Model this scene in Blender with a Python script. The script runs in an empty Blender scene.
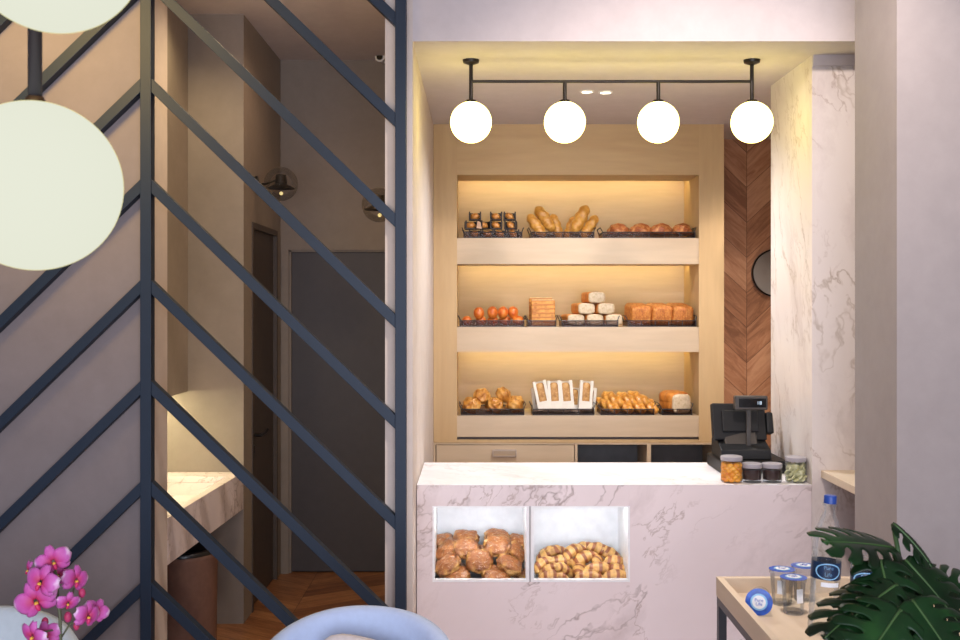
import bpy, bmesh, math, random
from mathutils import Vector, Matrix, Euler, noise
PI = math.pi
random.seed(7)
S = bpy.context.scene
C = S.collection
F = 1050.0; EYE = 1.7
def P(px, py, d):
    return Vector(((px-478)*d/F, d, EYE-(py-305)*d/F))
def PXX(px, d): return (px-478)*d/F
def PZ(py, d): return EYE-(py-305)*d/F

# ------------------------------------------------------------------ materials
class NT:
    def __init__(s, name):
        m = bpy.data.materials.new(name); m.use_nodes = True
        s.m = m; s.t = m.node_tree; s.n = s.t.nodes; s.l = s.t.links
        s.b = s.n['Principled BSDF']; s.o = s.n['Material Output']
        s.tc = s.n.new('ShaderNodeTexCoord')
    def new(s, k, **kw):
        n = s.n.new(k)
        for a, v in kw.items():
            if a.startswith('i_'): n.inputs[a[2:].replace('_', ' ')].default_value = v
            else: setattr(n, a, v)
        return n
    def link(s, a, b): s.l.new(a, b)
    def math(s, op, a, b=None, c=None):
        n = s.n.new('ShaderNodeMath'); n.operation = op
        for i, v in enumerate((a, b, c)):
            if v is None: continue
            if hasattr(v, 'is_output'): s.l.new(v, n.inputs[i])
            else: n.inputs[i].default_value = v
        return n.outputs[0]
    def mapping(s, scale=(1,1,1), rot=(0,0,0), src=None):
        n = s.n.new('ShaderNodeMapping'); n.inputs['Scale'].default_value = scale; n.inputs['Rotation'].default_value = rot
        s.l.new(src or s.tc.outputs['Object'], n.inputs['Vector']); return n.outputs[0]
    def noise(s, vec, scale, detail=4, rough=.5, dist=0.):
        n = s.n.new('ShaderNodeTexNoise'); n.inputs['Scale'].default_value = scale; n.inputs['Detail'].default_value = detail
        n.inputs['Roughness'].default_value = rough; n.inputs['Distortion'].default_value = dist
        s.l.new(vec, n.inputs['Vector']); return n
    def ramp(s, fac, stops, interp='LINEAR'):
        n = s.n.new('ShaderNodeValToRGB'); n.color_ramp.interpolation = interp
        e = n.color_ramp.elements
        while len(e) < len(stops): e.new(.5)
        for i, (p, c) in enumerate(stops):
            e[i].position = p; e[i].color = (c[0], c[1], c[2], 1) if hasattr(c, '__len__') else (c, c, c, 1)
        s.l.new(fac, n.inputs[0]); return n.outputs[0]
    def mix(s, fac, a, b, blend='MIX'):
        n = s.n.new('ShaderNodeMix'); n.data_type = 'RGBA'; n.blend_type = blend
        for i, v in ((0, fac), (6, a), (7, b)):
            if hasattr(v, 'is_output'): s.l.new(v, n.inputs[i])
            elif i == 0: n.inputs[0].default_value = v
            else: n.inputs[i].default_value = (v[0], v[1], v[2], 1)
        return n.outputs[2]
    def bump(s, h, strength=.2, dist=.01):
        n = s.n.new('ShaderNodeBump'); n.inputs['Strength'].default_value = strength; n.inputs['Distance'].default_value = dist
        s.l.new(h, n.inputs['Height']); s.l.new(n.outputs[0], s.b.inputs['Normal'])
    def col(s, c):
        if hasattr(c, 'is_output'): s.l.new(c, s.b.inputs['Base Color'])
        else: s.b.inputs['Base Color'].default_value = (c[0], c[1], c[2], 1)
    def set(s, **kw):
        for k, v in kw.items(): s.b.inputs[k.replace('_', ' ')].default_value = v

def plain(name, c, rough=.5, metal=0., spec=.5, var=.06, sc=20, coat=0., bump=0., sheen=0.):
    t = NT(name)
    n = t.noise(t.tc.outputs['Object'], sc)
    a = [min(1, x*(1+var)) for x in c]; b = [x*(1-var) for x in c]
    t.col(t.ramp(n.outputs[0], [(.3, b), (.7, a)]))
    t.set(Roughness=rough, Metallic=metal); t.b.inputs['Specular IOR Level'].default_value = spec
    if coat: t.b.inputs['Coat Weight'].default_value = coat
    if sheen: t.b.inputs['Sheen Weight'].default_value = sheen
    if bump: t.bump(n.outputs[0], bump, .003)
    return t.m
def emit(name, c, st, rim=None):
    t = NT(name)
    t.set(Roughness=.3)
    t.col((.9, .9, .88)); 
    t.b.inputs['Emission Color'].default_value = (*c, 1); t.b.inputs['Emission Strength'].default_value = st
    if rim:
        lw = t.n.new('ShaderNodeLayerWeight'); lw.inputs[0].default_value = .5
        t.link(t.ramp(lw.outputs['Facing'], [(0, c), (.86, c), (.97, rim)]), t.b.inputs['Emission Color'])
    return t.m
def clear(name, tint=(1,1,1), gloss=.25, dark=0., dc=(.05,.05,.05)):
    t = NT(name)
    tr = t.new('ShaderNodeBsdfTransparent'); tr.inputs[0].default_value = (*tint, 1)
    t.set(Roughness=.06); t.col(dc)
    lw = t.n.new('ShaderNodeLayerWeight'); lw.inputs[0].default_value = .35
    f = t.math('MULTIPLY_ADD', lw.outputs['Fresnel'], gloss, dark)
    mx = t.n.new('ShaderNodeMixShader'); t.link(f, mx.inputs[0]); t.link(tr.outputs[0], mx.inputs[1]); t.link(t.b.outputs[0], mx.inputs[2])
    t.link(mx.outputs[0], t.o.inputs[0])
    return t.m
def plaster(name, c, var=.1):
    t = NT(name); v = t.tc.outputs['Object']
    n1 = t.noise(v, 1.6, 6, .6, .3); n2 = t.noise(v, 14, 5, .65)
    a = [x*(1-var) for x in c]; b = [min(1, x*(1+var)) for x in c]
    c1 = t.ramp(n1.outputs[0], [(.3, a), (.7, b)])
    c2 = t.ramp(n2.outputs[0], [(.25, .9), (.75, 1.)])
    t.col(t.mix(1., c1, c2, 'MULTIPLY')); t.set(Roughness=.85)
    t.bump(n2.outputs[0], .12, .004)
    return t.m
def marble(name, base=(.80,.73,.735), vein=(.20,.14,.12), sc=1.0, rough=.22, rot=(0,.75,0), amount=1., stretch=(.34,1,1)):
    t = NT(name)
    v0 = t.tc.outputs['Object']
    w = t.noise(v0, 1.9*sc, 5, .6)
    add = t.new('ShaderNodeMixRGB'); add.blend_type = 'ADD'; add.inputs[0].default_value = .30
    t.link(v0, add.inputs[1]); t.link(w.outputs['Color'], add.inputs[2])
    v1_ = t.mapping((1, 1, 1), rot, add.outputs[0])
    v2_ = t.mapping(tuple(sc*k for k in stretch), (0, 0, 0), v1_)
    n1 = t.noise(v2_, 3.2, 7, .62, .2)
    smoky = t.ramp(n1.outputs[0], [(.50, 0.), (.60, .55), (.66, 1.), (.70, .25), (.80, .0)])
    broad = t.ramp(t.noise(v2_, 1.6, 4, .6).outputs[0], [(.36, 1.), (.62, 0.)])
    def lines(scale, wd, off):
        n = t.noise(v2_, scale, 5, .58, .2)
        r = t.math('ABSOLUTE', t.math('SUBTRACT', n.outputs[0], off))
        return t.ramp(r, [(0., 1.), (wd*.4, .5), (wd, 0.)])
    mask = t.ramp(t.noise(v0, 2.4*sc, 3).outputs[0], [(.38, 0.), (.58, 1.)])
    mask2 = t.ramp(t.noise(v0, 1.7*sc, 2, .5, .5).outputs[0], [(.46, 0.), (.58, 1.)])
    l1 = t.math('MULTIPLY', lines(2.6, .012, .53), mask); l2 = t.math('MULTIPLY', lines(6.5, .016, .5), mask2)
    c = t.mix(t.math('MULTIPLY', broad, .45*amount), base, [x*.80 for x in base])
    c = t.mix(t.math('MULTIPLY', smoky, .55*amount), c, (.40, .32, .31))
    c = t.mix(t.math('MULTIPLY', l1, .65*amount), c, vein)
    c = t.mix(t.math('MULTIPLY', l2, .55*amount), c, (.32, .22, .18))
    t.col(c); t.set(Roughness=rough)
    return t.m
def wood(name, a, b, axis=0, sc=1., rough=.5):
    t = NT(name)
    s = [9*sc, 9*sc, 9*sc]; s[axis] = 1.1*sc
    v = t.mapping(tuple(s))
    n = t.noise(v, 1., 6, .6, .8); n2 = t.noise(t.mapping(tuple(x*7 for x in s)), 1., 3)
    c = t.ramp(n.outputs[0], [(.3, a), (.7, b)])
    t.col(t.mix(1., c, t.ramp(n2.outputs[0], [(.3, .93), (.7, 1.)]), 'MULTIPLY'))
    t.set(Roughness=rough); t.bump(n2.outputs[0], .05, .002)
    return t.m
def chevron(name, ax_u, ax_v, seam, W, period, slope, dark, mid, light, rough=.4, line=.035):
    t = NT(name)
    sp = t.n.new('ShaderNodeSeparateXYZ'); t.link(t.tc.outputs['Object'], sp.inputs[0])
    u = t.math('SUBTRACT', sp.outputs[ax_u], seam); v = sp.outputs[ax_v]
    pp = t.math('PINGPONG', u, W)
    tt = t.math('DIVIDE', t.math('SUBTRACT', v, t.math('MULTIPLY', pp, slope)), period)
    fl = t.math('FLOOR', tt); fr = t.math('SUBTRACT', tt, fl)
    colm = t.math('FLOOR', t.math('DIVIDE', u, W))
    sgn = t.math('SUBTRACT', t.math('MULTIPLY', t.math('MODULO', t.math('ABSOLUTE', t.math('ADD', colm, 100.)), 2.), 2.), 1.)
    cm = t.n.new('ShaderNodeCombineXYZ'); t.link(fl, cm.inputs[0]); t.link(colm, cm.inputs[1])
    wn = t.n.new('ShaderNodeTexWhiteNoise'); wn.noise_dimensions = '2D'; t.link(cm.outputs[0], wn.inputs['Vector'])
    g = t.n.new('ShaderNodeCombineXYZ'); t.link(t.math('MULTIPLY', tt, 2.2), g.inputs[0]); t.link(t.math('MULTIPLY', pp, 3.), g.inputs[1]); t.link(t.math('MULTIPLY', wn.outputs[0], 30.), g.inputs[2])
    n = t.noise(g.outputs[0], 1.8, 6, .65, 1.4)
    sc = t.n.new('ShaderNodeMath'); sc.operation = 'MULTIPLY_ADD'; t.link(wn.outputs[0], sc.inputs[0]); sc.inputs[1].default_value = .32; 
    t.link(t.math('SUBTRACT', n.outputs[0], .16), sc.inputs[2])
    c = t.ramp(sc.outputs[0], [(.28, dark), (.5, mid), (.74, light)])
    e1 = t.math('LESS_THAN', fr, line); 
    uu = t.math('PINGPONG', u, W); e2 = t.math('LESS_THAN', t.math('MINIMUM', uu, t.math('SUBTRACT', W, uu)), .0018)
    e = t.math('MAXIMUM', e1, e2)
    c = t.mix(t.math('MULTIPLY', e, .75), c, [x*.18 for x in dark])
    t.col(c); t.set(Roughness=rough); t.bump(t.math('SUBTRACT', n.outputs[0], e), .12, .003)
    return t.m
def crust(name, lo, mid, hi, sc=18, rough=.42, coat=.25, bump=.5, top=None, pos=(.3,.5,.7)):
    t = NT(name); v = t.tc.outputs['Object']
    n = t.noise(v, sc, 5, .6, .6); n2 = t.noise(v, sc*5, 4)
    c = t.ramp(n.outputs[0], [(pos[0], lo), (pos[1], mid), (pos[2], hi)])
    if top:   # baked darker or lighter at the top of the crust: colour of the crust itself
        sp = t.n.new('ShaderNodeSeparateXYZ'); t.link(v, sp.inputs[0])
        f = t.ramp(t.math('ADD', t.math('MULTIPLY', sp.outputs[2], top[1]), .5), [(.3, 0.), (.75, 1.)])
        c = t.mix(f, c, top[0])
    t.col(c); t.set(Roughness=rough); t.b.inputs['Coat Weight'].default_value = coat; t.b.inputs['Coat Roughness'].default_value = .3
    t.bump(n2.outputs[0], bump, .004)
    return t.m
def striped(name, gold, brown, axis, freq, thr=.5, rough=.35, warp=.35, coat=.3):
    t = NT(name); v = t.tc.outputs['Object']
    sp = t.n.new('ShaderNodeSeparateXYZ'); t.link(v, sp.inputs[0])
    n = t.noise(v, 30, 3)
    s = t.math('SINE', t.math('ADD', t.math('MULTIPLY', sp.outputs[axis], freq), t.math('MULTIPLY', n.outputs[0], warp*8)))
    f = t.ramp(t.math('MULTIPLY_ADD', s, .5, .5), [(thr-.12, 0.), (thr+.18, 1.)])
    g2 = t.ramp(t.noise(v, 32, 4).outputs[0], [(.38, gold), (.54, [x*.78 for x in gold]), (.68, [gold[0]*.55, gold[1]*.40, gold[2]*.3])])
    t.col(t.mix(f, g2, brown)); t.set(Roughness=rough); t.b.inputs['Coat Weight'].default_value = coat
    t.bump(f, .25, .003)
    return t.m
def iced(name):
    t = NT(name); v = t.tc.outputs['Object']
    n = t.noise(v, 17, 6, .65, .8)
    c = t.ramp(n.outputs[0], [(.36, (.06,.014,.004)), (.48, (.28,.09,.016)), (.60, (.62,.34,.09))])
    ic = t.noise(t.mapping((1, 1.9, 1)), 62, 4, .6, 1.5)
    sp = t.n.new('ShaderNodeSeparateXYZ'); t.link(v, sp.inputs[0])
    top = t.ramp(t.math('MULTIPLY', sp.outputs[2], 30.), [(.35, 0.), (.6, 1.)])
    red = t.mix(t.math('MULTIPLY', top, .65), c, (.40, .125, .02))
    f = t.math('MULTIPLY', t.ramp(ic.outputs[0], [(.57, 0.), (.64, 1.)]), top)
    t.col(t.mix(t.math('MULTIPLY', f, .5), red, (.85, .68, .50))); t.set(Roughness=.32); t.b.inputs['Coat Weight'].default_value = .4
    t.bump(ic.outputs[0], .9, .005)
    return t.m
def petalmat(name):
    t = NT(name); v = t.tc.outputs['Object']
    sp = t.n.new('ShaderNodeSeparateXYZ'); t.link(v, sp.inputs[0])
    n = t.noise(v, 45, 3)
    r = t.math('SQRT', t.math('ADD', t.math('POWER', sp.outputs[0], 2.), t.math('POWER', sp.outputs[2], 2.)))
    k = t.math('ADD', t.math('MULTIPLY', r, 19.), t.math('MULTIPLY', t.math('SUBTRACT', n.outputs[0], .5), .5))
    t.col(t.ramp(k, [(.10, (.46,.03,.10)), (.40, (.50,.06,.30)), (.72, (.56,.14,.46)), (.95, (.85,.66,.84))]))
    t.set(Roughness=.6); t.b.inputs['Subsurface Weight'].default_value = .0
    return t.m
def leafmat(name):
    t = NT(name); v = t.tc.outputs['Object']
    n = t.noise(v, 9, 4)
    t.col(t.ramp(n.outputs[0], [(.35, (.002,.010,.003)), (.62, (.006,.036,.008)), (.8, (.022,.095,.016))]))
    t.set(Roughness=.38); t.b.inputs['Specular IOR Level'].default_value = .3
    return t.m

M = {}
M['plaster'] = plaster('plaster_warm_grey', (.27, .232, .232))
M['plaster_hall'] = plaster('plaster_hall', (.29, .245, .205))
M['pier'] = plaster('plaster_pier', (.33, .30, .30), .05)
M['jamb'] = plaster('plaster_jamb_lit', (.66, .57, .51), .05)  # paler plaster, light on the wall return is put into the colour
M['ceil'] = plaster('ceiling_paint', (.64, .585, .585), .03)
M['marble'] = marble('marble_front', (.85,.755,.76), sc=1.)
M['marble_top'] = marble('marble_top', (.93,.92,.97), sc=1.2, rot=(0,0,.5), amount=.5, rough=.35)
M['marble_col'] = marble('marble_column', (.80,.74,.71), sc=.95, rot=(.30,.12,0), amount=.85, rough=.3, stretch=(1,1,.30), vein=(.25,.16,.08))
M['metal_blue'] = plain('anthracite_blue_metal', (.013, .026, .050), .5, 0., .35, .04)
M['black'] = plain('black_metal', (.022, .018, .016), .35, .6)
M['oak'] = wood('light_oak', (.50,.325,.155), (.58,.40,.205), 2, .6)
M['oak_t'] = wood('light_oak_top', (.50,.325,.155), (.58,.40,.205), 0, .6)
M['oak_h'] = wood('light_oak_horizontal', (.53,.395,.26), (.60,.465,.325), 0, .6)
M['oak_in'] = wood('oak_niche_back', (.50,.365,.23), (.57,.435,.30), 0, .8)
M['birch'] = wood('birch_tray', (.66,.54,.40), (.74,.62,.48), 1, .6)
M['cub'] = wood('oak_cubby', (.30,.22,.15), (.36,.27,.19), 0, .8)
M['dark_in'] = plain('dark_laminate', (.20,.205,.215), .5)
M['chev_wall'] = chevron('chevron_wall_boards', 0, 2, PXX(746.7, 6.65), .50, .222, .93, (.25,.11,.055), (.42,.20,.105), (.56,.31,.18), line=.02)
M['floor'] = chevron('oak_chevron_floor', 0, 1, -1.02, .62, .13, .62, (.16,.062,.028), (.30,.125,.055), (.45,.215,.10), rough=.38, line=.035)
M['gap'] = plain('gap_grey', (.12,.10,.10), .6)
M['door'] = plain('door_charcoal', (.070,.060,.060), .5, 0, .4, .04)
M['door2'] = plain('door_black_brown', (.085,.066,.055), .5, 0, .3)
M['white'] = plain('white_laminate', (.86,.87,.88), .35)
M['steel'] = plain('tray_steel', (.35,.37,.4), .3, .8)
M['wire'] = plain('tray_wire', (.05,.043,.045), .4, .5)
M['smoky'] = clear('smoky_acrylic', (.74,.66,.62), .3, .10, (.06,.045,.04))
M['glass'] = clear('clear_glass', (.97,.98,.98), .42, .01, (.6,.6,.62))
M['lampglass'] = clear('lamp_glass', (.90,.88,.86), .5, .02, (.25,.22,.2))
M['water'] = clear('water', (.97,.965,.95), .14, .0, (.75,.8,.85))
M['globe'] = emit('globe_light', (1., .84, .25), 8.); M['globe'].node_tree.nodes['Principled BSDF'].inputs['Base Color'].default_value = (.02,.02,.02,1)
M['globe_near'] = emit('opal_globe_light', (.78, .80, .66), 1.0, (.80,.70,.18)); M['globe_near'].node_tree.nodes['Principled BSDF'].inputs['Base Color'].default_value = (.02,.02,.02,1); M['globe_near'].node_tree.nodes['Principled BSDF'].inputs['Specular IOR Level'].default_value = 0.
M['led'] = emit('led_warm', (1., .88, .42), 15)
M['led_van'] = emit('led_vanity', (1., .88, .52), 50)
M['led_white'] = emit('led_white', (.92, .96, 1.), 35)
M['spot'] = emit('downlight_lens', (1., .92, .75), 5)
M['white_trim'] = plain('white_trim', (.8,.78,.76), .4)
M['mirror'] = plain('mirror_glass', (.42,.46,.50), .04, 1., var=.01)
M['reg'] = plain('register_plastic', (.007,.007,.008), .5, spec=.35)
M['reg2'] = plain('register_plastic_grey', (.042,.035,.030), .45)
M['screen'] = plain('screen_black', (.005,.005,.006), .15)
M['digit'] = emit('digit_glow', (.12, .35, .60), .6)
M['lid'] = plain('frosted_lid', (.36,.34,.37), .4)
M['apricot'] = crust('apricot_fruit', (.75,.20,.01), (.86,.35,.02), (.95,.5,.06), 30, .25, .4, .15)
M['jam'] = plain('dark_jam', (.035,.012,.010), .2)
M['pickle'] = crust('pickle', (.40,.39,.16), (.60,.59,.33), (.78,.77,.54), 40, .3, .3, .15)
M['shell'] = plain('chair_fabric', (.47,.57,.78), .75, 0, .3, .03, 60, sheen=.2)
M['shell2'] = plain('chair_fabric_pale', (.55,.62,.66), .75, 0, .3, .03, 60)
M['cushion'] = plain('cushion_linen', (.66,.60,.58), .85, 0, .2, .05, 70, bump=.2)
M['leg'] = plain('chair_leg_metal', (.03,.03,.035), .4, .5)
M['bin'] = plain('bin_leather', (.19,.105,.078), .55, 0, .4, .08, 40)
M['bag'] = plain('bin_bag', (.010,.010,.012), .3)
M['paper'] = plain('white_paper', (.76,.70,.61), .7)
M['box'] = plain('brown_black_card', (.040,.028,.026), .6)
M['card'] = plain('card_cream', (.60,.38,.26), .7)
M['label_blue'] = plain('label_blue', (.015,.09,.50), .3, var=.35, sc=60)
M['label_navy'] = plain('label_navy', (.008,.03,.085), .3, var=.3, sc=60)
M['label_ring'] = plain('label_light_blue', (.25,.55,.85), .3)
M['label_white'] = plain('label_white', (.85,.88,.92), .4)
M['cap_blue'] = plain('cap_blue', (.02,.07,.35), .35)
M['leaf'] = leafmat('monstera_leaf')
M['stem'] = plain('green_stem', (.05,.11,.03), .5)
M['ostem'] = plain('orchid_stem', (.09,.10,.05), .5)
M['petal'] = petalmat('orchid_petal')
M['lip'] = plain('orchid_lip', (.55,.02,.12), .5)
M['yellow'] = plain('orchid_throat', (.75,.42,.05), .5)
M['pot'] = plain('ceramic_pot', (.6,.58,.56), .35)
M['soil'] = plain('soil', (.05,.03,.02), .9, var=.3, sc=60)
# bread
M['baguette'] = crust('baguette_crust', (.40,.14,.018), (.64,.29,.045), (.80,.46,.12), 24, .4, .25, .5, pos=(.28,.48,.68))
M['bunbrown'] = crust('bun_crust', (.36,.10,.02), (.70,.27,.05), (.85,.45,.14), 40, .35, .3)
M['glazed'] = crust('glazed_crust', (.20,.04,.01), (.46,.13,.03), (.72,.36,.14), 38, .42, .1, 1.)
M['egg'] = crust('glossy_bun', (.40,.05,.008), (.66,.15,.02), (.80,.27,.04), 26, .32, .25, .15)
M['crusto'] = crust('orange_crust', (.44,.12,.018), (.62,.21,.03), (.74,.32,.07), 22, .45, .2, .4)
M['toast'] = striped('toast_layers', (.76,.34,.065), (.50,.17,.03), 2, 250., .62, .6, .5, .05)
M['crumb'] = crust('cream_crumb', (.48,.36,.22), (.62,.49,.33), (.72,.60,.44), 60, .8, 0., .5)
M['crumby'] = crust('yellow_crumb', (.62,.44,.20), (.74,.55,.27), (.82,.66,.38), 60, .8, 0., .4)
M['cake'] = crust('loaf_cake_crust', (.34,.09,.016), (.54,.18,.032), (.68,.32,.08), 60, .5, .1, .8)
M['roll'] = crust('roll_crust', (.32,.10,.016), (.58,.25,.04), (.76,.45,.14), 26, .38, .3, .5)
M['braid'] = crust('braid_crust', (.36,.11,.016), (.62,.26,.035), (.80,.46,.12), 40, .3, .4, .5)
M['sub'] = crust('sub_crust', (.28,.11,.02), (.48,.23,.055), (.66,.40,.15), 34, .5, .1, .5)
M['pastry'] = iced('iced_pastry')
M['croissant'] = striped('croissant_crust', (.68,.38,.11), (.24,.065,.015), 0, 150., .66, warp=.2)

# ------------------------------------------------------------------ mesh builder
class MB:
    def __init__(s): s.bm = bmesh.new()
    def _x(s, verts, mat):
        if mat is not None: bmesh.ops.transform(s.bm, matrix=mat, verts=verts)
    def box(s, x0, x1, y0, y1, z0, z1, mat=None):
        r = bmesh.ops.create_cube(s.bm, size=1.)
        bmesh.ops.scale(s.bm, vec=(x1-x0, y1-y0, z1-z0), verts=r['verts'])
        bmesh.ops.translate(s.bm, vec=((x0+x1)/2, (y0+y1)/2, (z0+z1)/2), verts=r['verts'])
        s._x(r['verts'], mat); return s
    def prism(s, poly, y0, y1, axis='y', mat=None):
        """poly of (a,b); extruded along axis"""
        def pt(a, b, c):
            return {'y': (a, c, b), 'x': (c, a, b), 'z': (a, b, c)}[axis]
        v0 = [s.bm.verts.new(pt(a, b, y0)) for a, b in poly]; v1 = [s.bm.verts.new(pt(a, b, y1)) for a, b in poly]
        n = len(poly)
        s.bm.faces.new(v0); s.bm.faces.new(list(reversed(v1)))
        for i in range(n): s.bm.faces.new((v0[(i+1) % n], v0[i], v1[i], v1[(i+1) % n]))
        s._x(v0+v1, mat); return s
    def cyl(s, p0, p1, r, r2=None, seg=20):
        p0 = Vector(p0); p1 = Vector(p1); d = p1-p0
        q = d.to_track_quat('Z', 'Y').to_matrix().to_4x4()
        bmesh.ops.create_cone(s.bm, cap_ends=True, segments=seg, radius1=r, radius2=r if r2 is None else r2, depth=d.length,
                              matrix=Matrix.Translation((p0+p1)/2) @ q)
        return s
    def tube(s, pts, r, seg=8):
        pts = [Vector(p) for p in pts]; rings = []
        up = None
        for i, p in enumerate(pts):
            t = (pts[min(i+1, len(pts)-1)]-pts[max(i-1, 0)]).normalized()
            if up is None: up = t.orthogonal().normalized()
            up = (up-t*up.dot(t)).normalized(); b = t.cross(up)
            rr = r(i/(len(pts)-1)) if callable(r) else r
            rings.append([s.bm.verts.new(p+(up*math.cos(a)+b*math.sin(a))*rr) for a in [2*PI*k/seg for k in range(seg)]])
        for a, b in zip(rings, rings[1:]):
            for k in range(seg): s.bm.faces.new((a[k], a[(k+1) % seg], b[(k+1) % seg], b[k]))
        s.bm.faces.new(list(reversed(rings[0]))); s.bm.faces.new(rings[-1]); return s
    def lathe(s, prof, c=(0,0,0), seg=40, cap0=False, cap1=False, mat=None):
        rings = []; allv = []
        for r, z in prof:
            ring = [s.bm.verts.new((c[0]+r*math.cos(2*PI*k/seg), c[1]+r*math.sin(2*PI*k/seg), c[2]+z)) for k in range(seg)]
            rings.append(ring); allv += ring
        for a, b in zip(rings, rings[1:]):
            for k in range(seg): s.bm.faces.new((a[k], a[(k+1) % seg], b[(k+1) % seg], b[k]))
        if cap0: s.bm.faces.new(list(reversed(rings[0])))
        if cap1: s.bm.faces.new(rings[-1])
        s._x(allv, mat); return s
    def ball(s, c, r, seg=40, rings=24, scale=(1,1,1), mat=None):
        q = bmesh.ops.create_uvsphere(s.bm, u_segments=seg, v_segments=rings, radius=r)
        bmesh.ops.scale(s.bm, vec=scale, verts=q['verts'])
        if mat is not None: bmesh.ops.transform(s.bm, matrix=mat, verts=q['verts'])
        bmesh.ops.translate(s.bm, vec=c, verts=q['verts']); return s
    def ico(s, fn, sub=4):
        q = bmesh.ops.create_icosphere(s.bm, subdivisions=sub, radius=1.)
        for v in q['verts']: v.co = fn(v.co.copy())
        return s
    def grid(s, fn, nu, nv, thick=0.):
        g = [[s.bm.verts.new(fn(i/nu, j/nv)) for j in range(nv+1)] for i in range(nu+1)]
        for i in range(nu):
            for j in range(nv): s.bm.faces.new((g[i][j], g[i+1][j], g[i+1][j+1], g[i][j+1]))
        return s
    def mesh(s, name):
        bmesh.ops.recalc_face_normals(s.bm, faces=s.bm.faces)
        me = bpy.data.meshes.new(name); s.bm.to_mesh(me); s.bm.free(); return me
    def build(s, name, mat, parent=None, smooth=False, bevel=0., loc=None, rot=None, solid=0., sub=0):
        me = s.mesh(name); me.materials.append(M[mat] if isinstance(mat, str) else mat)
        o = bpy.data.objects.new(name, me); C.objects.link(o)
        if smooth:
            for p in me.polygons: p.use_smooth = True
            if smooth == 'auto': me.set_sharp_from_angle(angle=math.radians(38))
        if solid: m = o.modifiers.new('solid', 'SOLIDIFY'); m.thickness = solid; m.offset = 0
        if sub: m = o.modifiers.new('sub', 'SUBSURF'); m.levels = sub; m.render_levels = sub
        if bevel: m = o.modifiers.new('bevel', 'BEVEL'); m.width = bevel; m.segments = 2; m.limit_method = 'ANGLE'
        if parent: o.parent = parent
        if loc is not None: o.location = loc
        if rot is not None: o.rotation_euler = rot
        return o
def thing(name, label, cat, loc=(0,0,0), rot=(0,0,0), group=None):
    o = bpy.data.objects.new(name, None); C.objects.link(o); o.location = loc; o.rotation_euler = rot
    o.empty_display_size = .05
    return tag(o, label, cat, group)
def tag(o, label, cat, group=None):
    o['label'] = label; o['category'] = cat
    if group: o['group'] = group
    return o
def struct(name, mb, mat, label, **kw):
    o = mb.build(name, mat, **kw); o['kind'] = 'structure'; o['label'] = label
    o['category'] = name.split('_')[0]; return o
def dup(root, loc, rot=None, label=None, scale=None):
    r = root.copy(); C.objects.link(r); r.location = loc
    if rot is not None: r.rotation_euler = rot
    if label: r['label'] = label
    if scale: r.scale = (scale,)*3 if not hasattr(scale, '__len__') else scale
    for ch in list(root.children):
        c = ch.copy(); C.objects.link(c); c.parent = r
        for g in list(ch.children):
            d = g.copy(); C.objects.link(d); d.parent = c
    return r
class Kind:
    """first placement uses the prototype itself, later ones copies of it"""
    def __init__(s, proto): s.p = proto; s.used = False
    def put(s, loc, rot=(0,0,0), label=None, scale=None):
        if not s.used:
            s.used = True; o = s.p; o.location = loc; o.rotation_euler = rot
            if label: o['label'] = label
            if scale: o.scale = (scale,)*3 if not hasattr(scale, '__len__') else scale
            return o
        return dup(s.p, loc, rot, label, scale or (1,1,1))
def text_part(txt, size, mat, parent, loc, rot, name='lettering'):
    cu = bpy.data.curves.new(name, 'FONT'); cu.body = txt; cu.size = size; cu.align_x = 'CENTER'; cu.align_y = 'CENTER'; cu.extrude = size*.02
    cu.space_line = .8
    t = bpy.data.objects.new('tmp', cu); C.objects.link(t)
    bpy.context.view_layer.update()
    me = bpy.data.meshes.new_from_object(t.evaluated_get(bpy.context.evaluated_depsgraph_get()))
    bpy.data.objects.remove(t); me.materials.clear(); me.materials.append(M[mat])
    o = bpy.data.objects.new(name, me); C.objects.link(o); o.parent = parent; o.location = loc; o.rotation_euler = rot
    return o

# ------------------------------------------------------------------ the setting
H1 = 3.25; HB = 2.75; YF = 4.18; YB = 6.65
XL = -.260; WX = -.370; JX = -1.30
struct('floor', MB().box(-3.4, 2.8, -3.0, 6.9, -.05, 0), 'floor', 'brown oak floor laid in a chevron')
struct('ceiling', MB().box(-3.4, 2.8, -3.0, 6.9, H1, H1+.06), 'ceil', 'pale plaster ceiling over the hall and the front room')
struct('ceiling_bakery', MB().box(XL, 2.5, YF, YB, HB, H1), 'ceil', 'lowered pale ceiling above the bakery counter')
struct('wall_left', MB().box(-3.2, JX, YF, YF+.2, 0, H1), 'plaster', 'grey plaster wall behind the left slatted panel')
struct('trim_1', MB().box(JX, JX+.004, YF+.001, YF+.2, 0, H1), 'jamb', 'return of the plaster wall beside the opening, coloured as lit')  # thin slab that carries the lit tone of the wall's side
struct('wall_divider', MB().box(WX, XL, YF, YB, 0, H1), 'jamb', 'narrow pale wall between the hallway and the bakery')
struct('wall_side_left', MB().box(-3.4, -3.2, -3., 6.9, 0, H1), 'plaster', 'plaster side wall of the front room')
struct('wall_side_right', MB().box(2.6, 2.8, -3., 6.9, 0, H1), 'pier', 'plaster side wall on the right')
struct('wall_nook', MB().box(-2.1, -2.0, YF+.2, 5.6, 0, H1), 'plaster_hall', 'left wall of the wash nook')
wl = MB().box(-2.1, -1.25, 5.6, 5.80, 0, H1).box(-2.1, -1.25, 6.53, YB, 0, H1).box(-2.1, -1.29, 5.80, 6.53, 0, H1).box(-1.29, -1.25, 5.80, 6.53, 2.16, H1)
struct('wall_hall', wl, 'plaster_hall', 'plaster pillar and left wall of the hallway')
dx0 = PXX(289, YB); dz = PZ(250, YB); dx1 = -.42
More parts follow.
